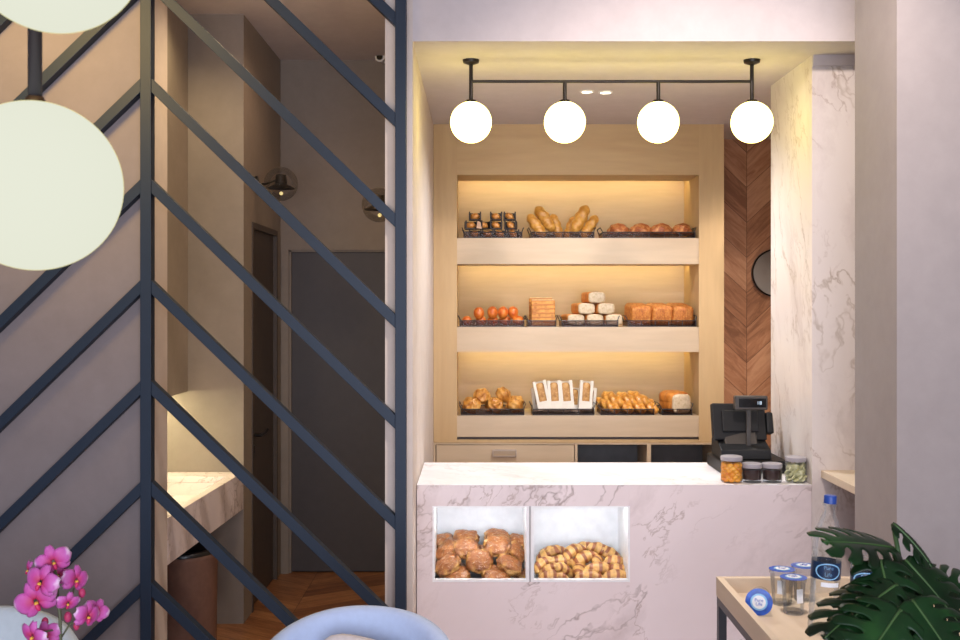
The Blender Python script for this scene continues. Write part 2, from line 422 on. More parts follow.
wb = MB().box(-1.30, dx0, YB, YB+.1, 0, H1).box(dx1, XL, YB, YB+.1, 0, H1).box(dx0, dx1, YB, YB+.1, dz, H1).box(dx0, dx1, YB+.06, YB+.1, 0, dz)
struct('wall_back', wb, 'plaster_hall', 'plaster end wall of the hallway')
struct('wall_back_bakery', MB().box(XL, 2.6, YB, YB+.1, 0, H1), 'chev_wall', 'brown chevron timber wall behind the counter')
struct('wall_right_bakery', MB().box(2.5, 2.6, YF, YB, 0, H1), 'jamb', 'right wall of the bakery')
struct('wall_right', MB().box(1.40, 2.6, 3.51, 3.90, 0, H1), 'pier', 'grey plaster pier at the right edge')
struct('wall_column', MB().box(1.403, 2.5, 4.41, 5.03, 0, HB), 'marble_col', 'marble clad column at the right end of the counter')
struct('trim_2', MB().box(1.405, 2.5, 4.402, 4.41, 2.703, HB), 'ceil', 'grey band on top of the marble column')
# doors
d1 = struct('door_1', MB().box(dx0+.012, dx1-.012, YB+.022, YB+.058, .006, dz-.012), 'door', 'charcoal door at the end of the hallway', bevel=.003)
MB().box(dx0-.045, dx0, YB-.012, YB, 0, dz+.0).box(dx0, dx0+.012, YB+.01, YB+.06, 0, dz).box(dx0, dx1, YB+.01, YB+.06, dz-.012, dz).build('door_frame', 'plaster_hall', d1)
d2 = struct('door_2', MB().box(-1.288, -1.268, 5.83, 6.50, .006, 2.125), 'door2', 'near black door in the left wall of the hallway')
MB().box(-1.289, -1.244, 5.80, 5.83, 0, 2.16).box(-1.289, -1.244, 6.50, 6.53, 0, 2.16).box(-1.289, -1.244, 5.83, 6.50, 2.125, 2.16).build('door_frame', 'door2', d2, bevel=.002)
hz = .97
hn = MB().cyl((-1.268, 5.89, hz), (-1.258, 5.89, hz), .026).cyl((-1.258, 5.89, hz), (-1.215, 5.89, hz), .010).tube([(-1.217, 5.885, hz), (-1.215, 5.94, hz), (-1.215, 6.0, hz-.0), (-1.213, 6.05, hz+.012)], .009).build('door_handle', 'black', d2, smooth='auto')
MB().cyl((-1.268, 5.89, hz-.075), (-1.256, 5.89, hz-.075), .022).box(-1.262, -1.252, 5.884, 5.896, hz-.10, hz-.06).build('keyhole_plate', 'black', d2, smooth='auto')

# ------------------------------------------------------------------ chevron screen
ys0, ys1 = 4.13, 4.18; sS = F/ys0
pc = [PXX(145.5, ys0)-(PXX(400.5, ys0)-PXX(145.5, ys0)), PXX(145.5, ys0), PXX(400.5, ys0)]
scr = thing('chevron_screen', 'dark blue-grey metal screen of chevron bars between upright posts, in front of hallway and wall', 'screen', (pc[1], ys0, 0))
off = Vector((pc[1], ys0, 0))
pw = .0215
for x in pc:
    MB().box(x-pw-off.x, x+pw-off.x, 0, ys1-ys0, 0, H1).build('post', 'metal_blue', scr, bevel=.0015)
z0 = PZ(85, ys0); dzk = 101/sS; sl = .968; ht = .0275
for side in (0, 1):
    xa, xb = (pc[0]+pw, pc[1]-pw) if side == 0 else (pc[1]+pw, pc[2]-pw)
    for k in range(-5, 12):
        zc = z0-dzk*k
        f = (lambda x: zc+(x-xb)*sl+0*1) if side == 0 else (lambda x: zc-(x-xa)*sl)
        # keep inside floor..ceiling
        xs = [xa, xb]
        lo, hi = .0+ht, H1-ht
        def inv(z): return (z-zc)/sl+xb if side == 0 else xa-(z-zc)/sl
        cl = sorted((inv(lo), inv(hi)))
        x0_, x1_ = max(xa, cl[0]), min(xb, cl[1])
        if x1_-x0_ < .05: continue
        poly = [(x0_, f(x0_)-ht), (x1_, f(x1_)-ht), (x1_, f(x1_)+ht), (x0_, f(x0_)+ht)]
        MB().prism([(a-off.x, b) for a, b in poly], .003, ys1-ys0-.001).build('chevron_bar', 'metal_blue', scr, bevel=.0015)

# ------------------------------------------------------------------ wash nook
van = thing('vanity_counter', 'white marble vanity top with deep front apron and sunken basin, in wash nook beside pillar', 'vanity', (-1.63, 4.99, 0))
o_ = Vector((-1.63, 4.99, 0))
vb = MB(); 
def bb(mb, x0, x1, y0, y1, z0, z1): mb.box(x0-o_.x, x1-o_.x, y0-o_.y, y1-o_.y, z0, z1)
vb.prism([(-1.33-o_.x, 4.385-o_.y), (-1.297-o_.x, 4.385-o_.y), (-1.251-o_.x, 5.598-o_.y), (-1.30-o_.x, 5.598-o_.y)], .612, .81, 'z'); bb(vb, -2.0, -1.95, 4.385, 5.598, .78, .81); bb(vb, -1.95, -1.32, 4.385, 4.46, .78, .81); bb(vb, -1.95, -1.30, 5.44, 5.598, .78, .81)
vb.build('top_frame', 'marble', van, bevel=.002)
vs = MB(); bb(vs, -1.95, -1.30, 4.46, 5.44, .70, .715); bb(vs, -1.95, -1.94, 4.46, 5.44, .715, .78); bb(vs, -1.31, -1.30, 4.46, 5.44, .715, .80); bb(vs, -1.94, -1.31, 4.46, 4.47, .715, .78); bb(vs, -1.94, -1.31, 5.43, 5.44, .715, .78)
vs.build('basin', 'marble', van)
wc = thing('wall_cabinet', 'plaster coloured wall cabinet above the marble vanity, lit underneath', 'cabinet', (-1.77, 5.0, 1.24))
MB().box(-.23, .223, -.60, .598, 0, 1.99).build('body', 'plaster_hall', wc)
MB().box(.06, .10, -.5, .58, -.012, -.001).build('led_strip', 'led_van', wc)
bn = thing('waste_bin', 'round brown leather waste bin with black liner under the vanity', 'bin', (-1.405, 5.02, 0))
MB().lathe([(.138, 0), (.15, .02), (.157, .5), (.160, .505), (.160, .52), (.150, .52), (.145, .03), (0.01, .03)], cap0=True).build('body', 'bin', bn, smooth='auto')
MB().lathe([(.150, .515), (.152, .535), (.140, .545), (.128, .50), (.12, .2), (.02, .18)], seg=24).build('liner', 'bag', bn, smooth=True)

def wall_lamp(lab, c, wx, r):
    t = thing('wall_lamp', lab, 'lamp', (wx, c[1], c[2]))
    dx = c[0]-wx; sg = 1 if dx > 0 else -1
    MB().cyl((0, 0, 0), (.012*sg, 0, 0), .045, seg=28).build('wall_plate', 'black', t, smooth='auto')
    MB().tube([(.01*sg, 0, 0), (dx*.4, 0, .0), (dx*.8, 0, .02), (dx, 0, .05)], .006).build('arm', 'black', t, smooth='auto')
    MB().lathe([(.012, .055), (.03, .05), (.034, .0), (.075, -.022), (.078, -.026), (.03, -.012), (.01, -.005)], (dx, 0, 0), cap0=True).build('inner_shade', 'black', t, smooth='auto')
    MB().ball((dx+.005, -.02, -.055), .010).build('bulb', 'bulb_dim', t, smooth=True)
    MB().ball((dx, 0, 0), r).build('glass_globe', 'lampglass', t, smooth=True)
M['bulb_dim'] = emit('dim_bulb', (.9, .7, .2), .9)
wall_lamp('clear glass globe wall lamp left of the hallway end door, over the side door', P(281, 184, 5.9), -1.25, .095)
wall_lamp('clear glass globe wall lamp half hidden by the narrow wall right of the hallway', P(379, 205, 5.5), WX, .09)
sc_ = thing('security_camera', 'small white camera high on the hallway end wall', 'camera', (PXX(384, 6.6), YB, PZ(58, YB)))
MB().cyl((0, 0, .0), (0, -.03, 0), .035, seg=24).build('mount', 'white_trim', sc_, smooth='auto')
MB().cyl((-.005, -.03, 0), (-.02, -.12, -.02), .028, .032, seg=24).build('camera_body', 'white_trim', sc_, smooth='auto')
MB().cyl((-.0205, -.1205, -.02), (-.022, -.128, -.022), .02, seg=20).build('lens', 'screen', sc_, smooth='auto')

# ------------------------------------------------------------------ shelf wall
yc = 6.10
sh = thing('bread_shelf_wall', 'tall light oak display wall with three lit bread niches, behind the counter', 'shelf', (.58, yc, 0))
O = Vector((.58, yc, 0))
def sb(mb, x0, x1, y0, y1, z0, z1): mb.box(x0-O.x, x1-O.x, y0-O.y, y1-O.y, z0, z1); return mb
cx0, cx1 = XL+.001, 1.429; nx0, nx1 = PXX(457, yc), PXX(699, yc)
zt = PZ(175, yc); yb = 6.54
sb(MB(), cx0, nx0, yc, YB, .90, HB).build('side_panel', 'oak', sh)
sb(MB(), nx1, cx1, yc, YB, .90, HB).build('side_panel', 'oak', sh)
sb(sb(MB(), nx0, nx1, yc, 6.39, zt, HB), nx0, nx1, 6.39, YB, zt+.06, HB).build('top_panel', 'oak_t', sh)
sb(MB(), nx0, nx1, yb, YB, .90, zt+.06).build('back_panel', 'oak_in', sh)
SZ = [PZ(238, yc), PZ(327, yc), PZ(416, yc)]; SB = [PZ(264, yc), PZ(352, yc), PZ(437, yc)]
for a, b in zip(SZ, SB): sb(sb(MB(), nx0, nx1, yc+.006, 6.39, b, a), nx0, nx1, 6.39, yb, b+.05, a).build('shelf', 'oak_h', sh)
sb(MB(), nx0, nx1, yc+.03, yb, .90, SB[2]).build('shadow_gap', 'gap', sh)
sb(MB(), nx0, nx1, yc, yc+.029, .90, .9165).build('bottom_rail', 'oak', sh)
for z in (zt, SB[0], SB[1]):
    l = sb(MB(), nx0+.01, nx1-.01, 6.395, 6.415, z+.022, z+.032).build('led_strip', 'led', sh)
bu = thing('base_cabinet', 'low light oak cabinet with one drawer and two open cubbies under the bread shelves', 'cabinet', (.58, yc, 0))
x578, x647, x651, x716 = [PXX(v, yc) for v in (577.5, 647, 651, 716)]
zt2 = .898; dzt = PZ(444.5, yc)
b = MB(); sb(b, cx0, cx1, yc, YB-.02, dzt, zt2); sb(b, cx0, PXX(435.5, yc), yc, YB-.02, 0, dzt); sb(b, PXX(575, yc), x578, yc, YB-.02, 0, dzt)
sb(b, x647, x651, yc, YB-.02, .3, dzt); sb(b, x716, cx1, yc, YB-.02, 0, dzt); sb(b, x578, x716, yc, YB-.02, 0, .3)
b.build('carcass', 'oak_h', bu)
sb(sb(MB(), x578, x716, 6.47, 6.49, .3, dzt), x578, x716, yc+.02, 6.47, .69, .72).build('cubby_back', 'dark_in', bu)
dr = sb(MB(), PXX(436.4, yc), PXX(574.2, yc), yc+.002, 6.5, .55, dzt-.004).build('drawer', 'oak_h', bu)
hx = PXX(504.5, yc)-O.x; hzz = PZ(453, yc)
M['brass'] = plain('handle_champagne', (.60,.50,.42), .35, .6)
h = MB().box(hx-.07, hx+.07, -.020, -.010, hzz+.014, hzz+.022).box(hx-.07, hx+.07, -.012, .002, hzz-.020, hzz-.015).box(hx-.07, hx-.064, -.018, .002, hzz-.015, hzz+.014).box(hx+.064, hx+.07, -.018, .002, hzz-.015, hzz+.014)
h.build('handle', 'brass', dr)
for xa_, xb_ in ((x578, x647), (x651, x716)):
    pass

mr = thing('round_mirror', 'round dark framed mirror on the brown chevron wall', 'mirror', (PXX(775.5, 6.64), YB, PZ(273, 6.64)))
MB().cyl((0, -.012, 0), (0, 0, 0), .152, seg=64).build('backing', 'black', mr, smooth='auto')
MB().cyl((0, -.014, 0), (0, -.0125, 0), .143, seg=64).build('mirror_glass', 'mirror', mr, smooth='auto')
MB().lathe([(.143, 0), (.152, 0), (.153, .014), (.149, .018), (.143, .012), (.143, 0)], mat=Matrix.Rotation(PI/2, 4, 'X'), seg=64).build('rim', 'black', mr, smooth='auto', loc=(0, -.012, 0))

# ------------------------------------------------------------------ counter
yk0, yk1, ZT = 4.41, 5.0, .944
CO = Vector((.57, yk0, 0))
ct = thing('service_counter', 'white veined marble service counter with built-in pastry window', 'counter', CO)
def cb(mb, x0, x1, y0, y1, z0, z1): mb.box(x0-CO.x, x1-CO.x, y0-CO.y, y1-CO.y, z0, z1); return mb
kx0, kx1 = -.257, 1.4015
wx0, wx1 = PXX(432.5, yk0), PXX(630, yk0); wz0, wz1 = PZ(582, yk0), PZ(506, yk0)
fp = MB(); cb(fp, kx0, wx0, yk0, yk0+.02, 0, ZT-.001); cb(fp, wx1, kx1, yk0, yk0+.02, 0, ZT-.001); cb(fp, wx0, wx1, yk0, yk0+.02, 0, wz0); cb(fp, wx0, wx1, yk0, yk0+.02, wz1, ZT-.001)
fp.build('front_panel', 'marble', ct)
cb(MB(), kx0, kx1, yk0+.0201, yk1+.04, ZT-.03, ZT).build('countertop', 'marble_top', ct)
cb(MB(), kx0, kx1, yk0-.0015, yk0+.020, ZT-.0009, ZT+.0008).build('front_edge', 'marble_top', ct)
cb(MB(), kx0, kx0+.02, yk0+.02, yk1, 0, ZT-.03).build('side_panel', 'white', ct)
cb(MB(), kx1-.02, kx1, yk0+.02, yk1, 0, ZT-.03).build('side_panel', 'white', ct)
xm = PXX(530, yk0)
DEP = .30; zfl = wz0-.045
for (a, b_) in ((wx0, xm-.002), (xm+.002, wx1)):
    w = .009; q = MB()
    y0_, y1_ = yk0-.001, yk0+.02+DEP
    ym = y0_+.0
    wl_ = w if a == wx0 else .015; wr_ = .015 if a == wx0 else w
    cb(q, a, a+wl_, y0_, y1_, wz0, wz1); cb(q, b_-wr_, b_, y0_, y1_, wz0, wz1); cb(q, a+wl_, b_-wr_, y0_, yk0+.024, wz0, wz0+.010); cb(q, a, b_, yk0+.021, y1_, zfl, zfl+.006); cb(q, a, a+wl_, yk0+.021, y1_, zfl+.006, wz0); cb(q, b_-wr_, b_, yk0+.021, y1_, zfl+.006, wz0); cb(q, a+wl_, b_-wr_, yk0+.021, yk0+.024, zfl+.006, wz0); cb(q, a+wl_, b_-wr_, y1_-.01, y1_, zfl+.006, wz0); cb(q, a+wl_, b_-wr_, y0_, y1_, wz1-.006, wz1); cb(q, a+wl_, b_-wr_, y1_-.01, y1_, wz0, wz1)
    pb = q.build('display_box', 'white', ct)
    cb(MB(), a+.02, b_-.02, yk0+.035, yk0+.05, wz1-.012, wz1-.0065).build('led_strip', 'led_white', pb)
    cb(MB(), a+wl_+.003, b_-wr_-.003, yk0+.028, y1_-.02, zfl+.0062, zfl+.010).build('pastry_tray', 'steel', pb)

# ledge right
lg = thing('wall_ledge', 'pale wooden ledge between marble column and grey pier', 'shelf', (1.97, 4.15, .975))
MB().box(-.53, .53, -.249, .259, 0, .032).build('board', 'birch', lg, bevel=.002)

# ------------------------------------------------------------------ linear pendant
yl = 4.5
gx = [PXX(v, yl) for v in (471, 564.8, 658.3, 751.9)]; gz = PZ(122.3, yl); bz = PZ(81.5, yl)
lo_ = Vector(((gx[0]+gx[3])/2, yl, HB))
lp = thing('globe_bar_pendant', 'black bar pendant with four glowing white globes over the counter', 'lamp', lo_)
gr = .0885
for i, x in enumerate(gx):
    X = x-lo_.x
    MB().cyl((X, 0, gz-HB+gr-.004), (X, 0, 0 if i in (0, 3) else bz-HB), .0085, seg=16).build('rod', 'black', lp, smooth='auto')
    MB().lathe([(.0, .006), (.022, .006), (.026, 0), (.027, -.006), (.0, -.006)], (X, 0, gz-HB+gr+.0), seg=24).build('globe_cap', 'black', lp, smooth='auto')
    MB().ball((X, 0, gz-HB), gr, 48, 32).build('globe', 'globe', lp, smooth=True)
    if i in (0, 3): MB().lathe([(0, -.022), (.014, -.02), (.034, -.012), (.036, 0), (0, 0)], (X, 0, 0), seg=32).build('canopy', 'black', lp, smooth='auto')
MB().cyl((gx[0]-lo_.x, 0, bz-HB), (gx[3]-lo_.x, 0, bz-HB), .0065, seg=12).build('crossbar', 'black', lp, smooth='auto')
# near pendants
def near(lab, px, py, d, r):
    c = P(px, py, d)
    t = thing('globe_pendant', lab, 'lamp', (c.x, c.y, H1))
    MB().ball((0, 0, c.z-H1), r, 64, 40).build('globe', 'globe_near', t, smooth=True)
    MB().lathe([(0, .006), (.010, .006), (.012, .002), (.012, -.003), (0, -.003)], (0, 0, c.z-H1+r), seg=24).build('globe_cap', 'brasscap', t, smooth='auto')
    MB().cyl((0, 0, c.z-H1+r), (0, 0, 0), .0085, seg=20).build('rod', 'rodmat', t, smooth=True)
    MB().lathe([(0, -.02), (.05, -.018), (.055, 0), (0, 0)], seg=32).build('canopy', 'black', t, smooth='auto')
M['brasscap'] = plain('brown_cap', (.12,.07,.03), .35, .8)
M['rodmat'] = plain('rod_gunmetal', (.06,.055,.06), .45, .6)
near('whole glowing opal globe pendant at left, hanging on a long rod', 35, 186, 1.30, .1045)
near('glowing opal globe pendant cut off by the top edge at upper left', 53, -57, 1.08, .0905)
# downlights
for i, (px, py) in enumerate(((587, 91.3), (605.5, 92))):
    d = 1.05*F/(305-py)
    t = thing('downlight', 'small round recessed ceiling downlight, %s of the pair behind the globe lamp' % ('left' if i == 0 else 'right'), 'downlight', (PXX(px, d), d, HB), group='recessed downlights')
    MB().lathe([(.026, -.001), (.028, -.006), (.036, -.004), (.037, 0)], seg=32).build('ring', 'white_trim', t, smooth='auto')
    MB().cyl((0, 0, -.002), (0, 0, -.0005), .026, seg=28).build('lens', 'spot', t)

# ------------------------------------------------------------------ trays on shelves
YT0, YT1 = 6.135, 6.36
def tray(px0, px1, sz, lab, name='bread_basket'):
    d = YT0; x0, x1 = PXX(px0, d), PXX(px1, d); w = (x1-x0)/2
    t = thing(name, lab, 'tray', ((x0+x1)/2, (YT0+YT1)/2, sz), group=None)
    hy = (YT1-YT0)/2; hh = .036
    MB().box(-w, w, -hy, hy, .0005, .005).build('base', 'wire', t)
    p = MB().box(-w, w, -hy, -hy+.003, .005, hh-.002).box(-w, w, hy-.003, hy, .005, hh-.002).box(-w, -w+.003, -hy+.003, hy-.003, .005, hh-.002).box(w-.003, w, -hy+.003, hy-.003, .005, hh-.002)
    p.build('side_wall', 'smoky', t)
    r = MB().tube([(-w, -hy, hh), (w, -hy, hh)], .003).tube([(-w, hy, hh), (w, hy, hh)], .003).tube([(-w, -hy, hh), (-w, hy, hh)], .003).tube([(w, -hy, hh), (w, hy, hh)], .003)
    n = max(1, round(w*2/.085))
    for k in range(n+1):
        x = -w+2*w*k/n; r.tube([(x, -hy, .003), (x, -hy, hh)], .0022, 6)
    r.build('rim', 'wire', t, smooth='auto')
    for s in (-1, 1):
        MB().tube([(s*w, -hy+.02, hh), (s*(w+.004), -hy+.022, hh+.012), (s*(w+.012), -hy+.03, hh+.028), (s*(w+.010), 0, hh+.03), (s*(w+.012), hy-.03, hh+.028), (s*w, hy-.02, hh)], .0028, 6).build('handle', 'wire', t, smooth='auto')
    return t
tray(464, 522, SZ[0], 'dark wire tray holding the stacked brown boxes, top shelf left')
tray(531, 594, SZ[0], 'wire tray full of baguettes on the top shelf')
tray(603, 695, SZ[0], 'wide wire tray under the four red glazed breads, top shelf right')
tray(460, 524, SZ[1], 'wire tray of glossy orange buns, middle shelf left')
tray(528, 556, SZ[1], 'narrow wire tray under the square toast loaves, middle shelf')
tray(562, 618, SZ[1], 'wire tray under the pyramid of cream loaves, middle shelf')
tray(628, 696, SZ[1], 'wire tray under the three loaf cakes, middle shelf right')
tray(461, 524, SZ[2], 'wire tray of round rolls, bottom shelf left')
tray(533, 594, SZ[2], 'wire tray of white sandwich sleeves, bottom shelf')
tray(601, 654, SZ[2], 'wire tray of braided loaves, bottom shelf')
tray(662, 692, SZ[2], 'wire tray under the cut white loaf, bottom shelf right end')

# ---- boxes with buns
yq = 6.20
def mkbox():
    t = thing('pastry_box', 'x', 'box', group='brown card boxes on the top shelf')
    w, dpt, h = .036, .034, .046
    MB().box(-w, w, -dpt, dpt, 0, .002).box(-w, -w+.002, -dpt, dpt, 0, h).box(w-.002, w, -dpt, dpt, 0, h).box(-w, w, dpt-.002, dpt, 0, h).box(-w, w, -dpt, -dpt+.002, 0, .006).box(-w, -w+.008, -dpt, -dpt+.002, .006, h+.004).box(w-.008, w, -dpt, -dpt+.002, .006, h+.004).build('card_shell', 'box', t)
    return Kind(t)
def mkbun():
    def fn(v):
        k = 1+.10*noise.noise(v*2.2); a = math.atan2(v.x, v.z)
        k *= 1+.05*math.sin(5*a)
        return Vector((v.x*.029*k, v.y*.025*k, v.z*.0205*k))
    o = MB().ico(fn, 4).build('filled_bun', 'bunbrown', smooth=True); tag(o, 'x', 'bun', 'buns in the brown card boxes'); return Kind(o)
KB, KN = mkbox(), mkbun()
rows = [(SZ[0]+.0055, [475, 487.5, 500, 513], 'bottom'), (SZ[0]+.0575, [471, 483.5, 496, 510.8], 'middle'), (SZ[0]+.1095, [475, 496, 509.6], 'top')]
nm = ['leftmost', 'second from left', 'third from left', 'rightmost']
for z, xs, rn in rows:
    for i, px in enumerate(xs):
        pn = nm[i] if len(xs) == 4 else ['left', 'centre', 'right'][i]
        rz = {('middle', 0): .1, ('middle', 1): .55, ('middle', 3): -.12}.get((rn, i), 0)
        x = PXX(px, yq)
        KB.put((x, yq, z), (0, 0, rz), 'dark open card box with a bun, %s in the %s row of boxes' % (pn, rn))
        KN.put((x-.002*math.sin(rz), yq-.004, z+.002+.0205), (0, .3*i, rz), 'small browned bun in the %s dark box of the %s row' % (pn, rn))
fl = MB().prism([(-.018, 0), (.012, -.006), (.020, .03), (-.008, .044)], 0, .0015).build('card_flap', 'card', loc=(PXX(479.5, yq), yq-.052, SZ[0]+.062), rot=(-.25, 0, .25)); tag(fl, 'cream brown torn card flap leaning on the middle row of dark boxes', 'card')

# ---- baguettes (length along local z)
def mkbag():
    def fn(v):
        z = v.z; rr = math.sqrt(max(0, 1-abs(z)**3.2))
        a = math.atan2(v.y, v.x); n = Vector((v.x, v.y, 0)); n = n.normalized() if n.length > 1e-6 else Vector((0,0,0))
        k = rr*(1+.09*math.sin(z*11+a*2.0))*(1+.05*noise.noise(v*2))
        return Vector((n.x*k*.034, n.y*k*.031, z*.088))
    o = MB().ico(fn, 5).build('baguette', 'baguette', smooth=True); tag(o, 'x', 'bread', 'short baguettes on the top shelf'); return Kind(o)
KG = mkbag()
z0_ = SZ[0]
for px, py, d, rx, ry, sc, lab in [
    (536.5, 227.5, 6.20, -.1, -.62, .95, 'short golden baguette leaning left at the left end of its tray'),
    (545, 219, 6.25, -.2, -.62, 1.05, 'largest left-leaning baguette standing highest in the left half of the tray'),
    (556, 227, 6.27, -.2, -.30, .9, 'short baguette peeking out right of the two left-leaning baguettes'),
    (580, 219.5, 6.23, -.1, .48, 1.08, 'thick ridged baguette leaning right, tallest in the right half of the tray'),
    (570.5, 228, 6.30, 0, .35, .82, 'thin baguette half hidden behind the thick right-leaning baguette'),
    (589.5, 227, 6.25, -.1, .58, .92, 'baguette leaning right at the right end of its tray')]:
    KG.put(P(px, py, d), (rx, ry, 0), lab, sc)

# ---- glazed breads
def mkgl():
    def fn(v):
        a = math.atan2(v.y, v.x)
        k = 1+.09*noise.noise(v*2.6+Vector((3,1,2)))+.05*math.sin(a*4+v.z*6)
        z = v.z*.040*k; z = z if z > -.012 else -.012
        return Vector((v.x*.062*k, v.y*.055*k, z+.012))
    o = MB().ico(fn, 5).build('glazed_bread', 'glazed', smooth=True); tag(o, 'x', 'bread', 'red glazed breads on the top shelf'); return Kind(o)
K = mkgl()
for i, px in enumerate((618.3, 640.7, 661, 682)):
    K.put((PXX(px, 6.22), 6.22, SZ[0]+.030), (0, 0, .4*i-.5), 'round reddish glazed bread, %s of four on the right of the top shelf' % nm[i], (1.08, .97, 1.2))
# ---- glossy egg buns
def mkegg():
    def fn(v):
        k = 1+.05*noise.noise(v*1.8)
        return Vector((v.x*.0315*k, v.y*.0305*k, v.z*.038*k*(1-.08*v.z)))
    o = MB().ico(fn, 4).build('glossy_bun', 'egg', smooth=True); tag(o, 'x', 'bun', 'glossy orange buns on the middle shelf'); return Kind(o)
K = mkegg()
for i, px in enumerate((479, 492.5, 503, 513)):
    K.put((PXX(px, 6.21), 6.21, SZ[1]+.083+(.002 if i else -.002)), (0, .06*i-.1, i), 'upright glossy orange bun, %s of the four standing on top' % nm[i], 1.0)
for i, (px, d) in enumerate(((467, 6.20), (481, 6.23), (493, 6.24), (505.5, 6.24), (518.5, 6.20))):
    K.put((PXX(px, d), d, SZ[1]+.032), (PI/2, 0, .5*i), 'glossy orange bun lying in the tray, %s of the lower five' % (['leftmost', 'second from left', 'middle', 'fourth from left', 'rightmost'][i]), .95)
# ---- toast loaves
def mktoast():
    t = thing('toast_loaf', 'x', 'bread', group='square toast loaves on the middle shelf')
    MB().box(-.070, .070, -.020, .020, 0, .150).build('crust', 'toast', t, bevel=.006)
    MB().box(-.066, .066, -.017, .017, .150, .155).build('crumb', 'crumby', t, bevel=.002)
    return Kind(t)
K = mktoast()
K.put((PXX(543, 6.20), 6.20, SZ[1]+.0055), (0, 0, 0), 'front square toast loaf standing on end with pale top', None)
K.put((PXX(540.8, 6.26), 6.26, SZ[1]+.0185), (0, 0, 0), 'rear square toast loaf showing above the front one', None)
# ---- cream loaf pyramid
def rbox(fn_sub, a, b, c, p=4.):
    def fn(v):
        m = (abs(v.x)**p+abs(v.y)**p+abs(v.z)**p)**(-1/p)
        q = v*m; k = 1+.03*noise.noise(v*2.4)
        return Vector((q.x*a*k, q.y*b*k, q.z*c*k))
    return MB().ico(fn, fn_sub)
def mkcream():
    t = thing('cream_loaf', 'x', 'bread', group='small cut loaves piled in a pyramid')
    rbox(4, .052, .080, .034, 5).build('crust', 'crusto', t, smooth=True, loc=(0, .012, .035))
    rbox(4, .0500, .016, .0320, 4).build('crumb', 'crumb', t, smooth=True, loc=(0, -.062, .035))
    return Kind(t)
K = mkcream()
zz = SZ[1]+.006; hh = .0655
ln = {0: ['left', 'centre', 'right'], 1: ['left', 'right'], 2: ['']}
for r, xs in enumerate(((572.6, 591.6, 610.3), (583, 602.5), (593.2,))):
    for i, px in enumerate(xs):
        K.put((PXX(px, 6.23), 6.235, zz+hh*r), (0, 0, .24), ('small white cut loaf, %s of the %s row of the pyramid' % (ln[r][i], ['bottom', 'middle'][r])) if r < 2 else 'small white cut loaf with orange crust on top of the pyramid', (1, 1, 1))
# ---- loaf cakes
def mkcake():
    def fn(v):
        p = 7; m = (abs(v.x)**p+abs(v.y)**p+abs(v.z)**p)**(-1/p); q = v*m
        rg = 1+.03*math.sin(q.y*22)*(1 if v.z > .3 else 0)+.025*math.cos(q.x*26)*(1 if v.y < -.3 else 0)+.02*noise.noise(v*5)
        return Vector((q.x*.0625*(1-.06*q.z)*rg, q.y*.098*rg, q.z*.058*rg))
    o = MB().ico(fn, 5).build('loaf_cake', 'cake', smooth=True); tag(o, 'x', 'cake', 'loaf cakes on the middle shelf'); return Kind(o)
K = mkcake()
for i, px in enumerate((640.5, 661.5, 682)):
    K.put((PXX(px, 6.15), 6.25, SZ[1]+.072), (.14, 0, .16), 'orange brown loaf cake with ridged crust, %s of three' % ['left', 'middle', 'right'][i], (.98, 1, 1))
# ---- rolls
def mkroll():
    def fn(v):
        a = math.atan2(v.y, v.x); r = math.hypot(v.x, v.y)
        sw = .10*math.sin(5*a+r*4.5)*max(0,1-r)**.3 if v.z > -.2 else 0
        k = 1+.06*noise.noise(v*2.)+sw+.05*math.sin(v.z*9+a)
        return Vector((v.x*.053*k, v.y*.050*k, v.z*.042*k))
    o = MB().ico(fn, 5).build('round_roll', 'roll', smooth=True); tag(o, 'x', 'roll', 'round rolls on the bottom shelf'); return Kind(o)
K = mkroll()
for px, py, d, lab, rt in [
    (472, 408, 6.19, 'golden round roll, front row left', (.8, 0, 0)), (495.5, 408, 6.19, 'golden round roll, front row centre', (.8, 0, 1)), (514.5, 407, 6.19, 'golden round roll, front row right', (.7, .3, 2)),
    (471, 404.5, 6.30, 'golden round roll hidden behind the front left roll', (.3, 0, 2)), (493, 404.5, 6.30, 'golden round roll behind the front centre roll', (.3, 0, 3)), (515.5, 402.5, 6.30, 'golden round roll behind the front right roll', (.3, 0, 4)),
    (482, 396, 6.24, 'golden round roll on top of the pile, left', (.9, -.2, .5)), (503.2, 395, 6.24, 'golden round roll on top of the pile, right', (.9, .2, 1.6))]:
    K.put(P(px, py, d), rt, lab, .97)
# ---- sandwich sleeves
def mksl():
    t = thing('sandwich_sleeve', 'x', 'sandwich', group='white sandwich sleeves on the bottom shelf')
    w, h = .042, .172
    m = MB().box(-w, w, .024, .026, 0, h).box(-w, -w+.002, -.026, .024, 0, h).box(w-.002, w, -.026, .024, 0, h).box(-w, w, -.026, .024, 0, .002)
    m.box(-w, w, -.028, -.026, 0, .050).box(-w, -w+.018, -.028, -.026, .050, h).box(w-.018, w, -.028, -.026, .050, h)
    m.build('paper_sleeve', 'paper', t)
    def fn(v):
        p = 3.; mm = (abs(v.x)**p+abs(v.y)**p+abs(v.z)**p)**(-1/p); q = v*mm; k = 1+.06*noise.noise(v*3)+.05*math.sin(v.z*8)
        return Vector((q.x*.033*k, q.y*.020*k, q.z*.072+.090))
    MB().ico(fn, 4).build('filled_bread', 'sub', t, smooth=True)
    return Kind(t)
K = mksl()
for i, (px, ry) in enumerate(((545, -.20), (555.6, -.06), (567.8, -.08), (584.8, .08))):
    K.put((PXX(px, 6.19), 6.20, SZ[2]+.026), (-.14, ry, 0), 'white paper sandwich sleeve with a window, %s of the four tall ones' % nm[i], (.93, 1, 1))
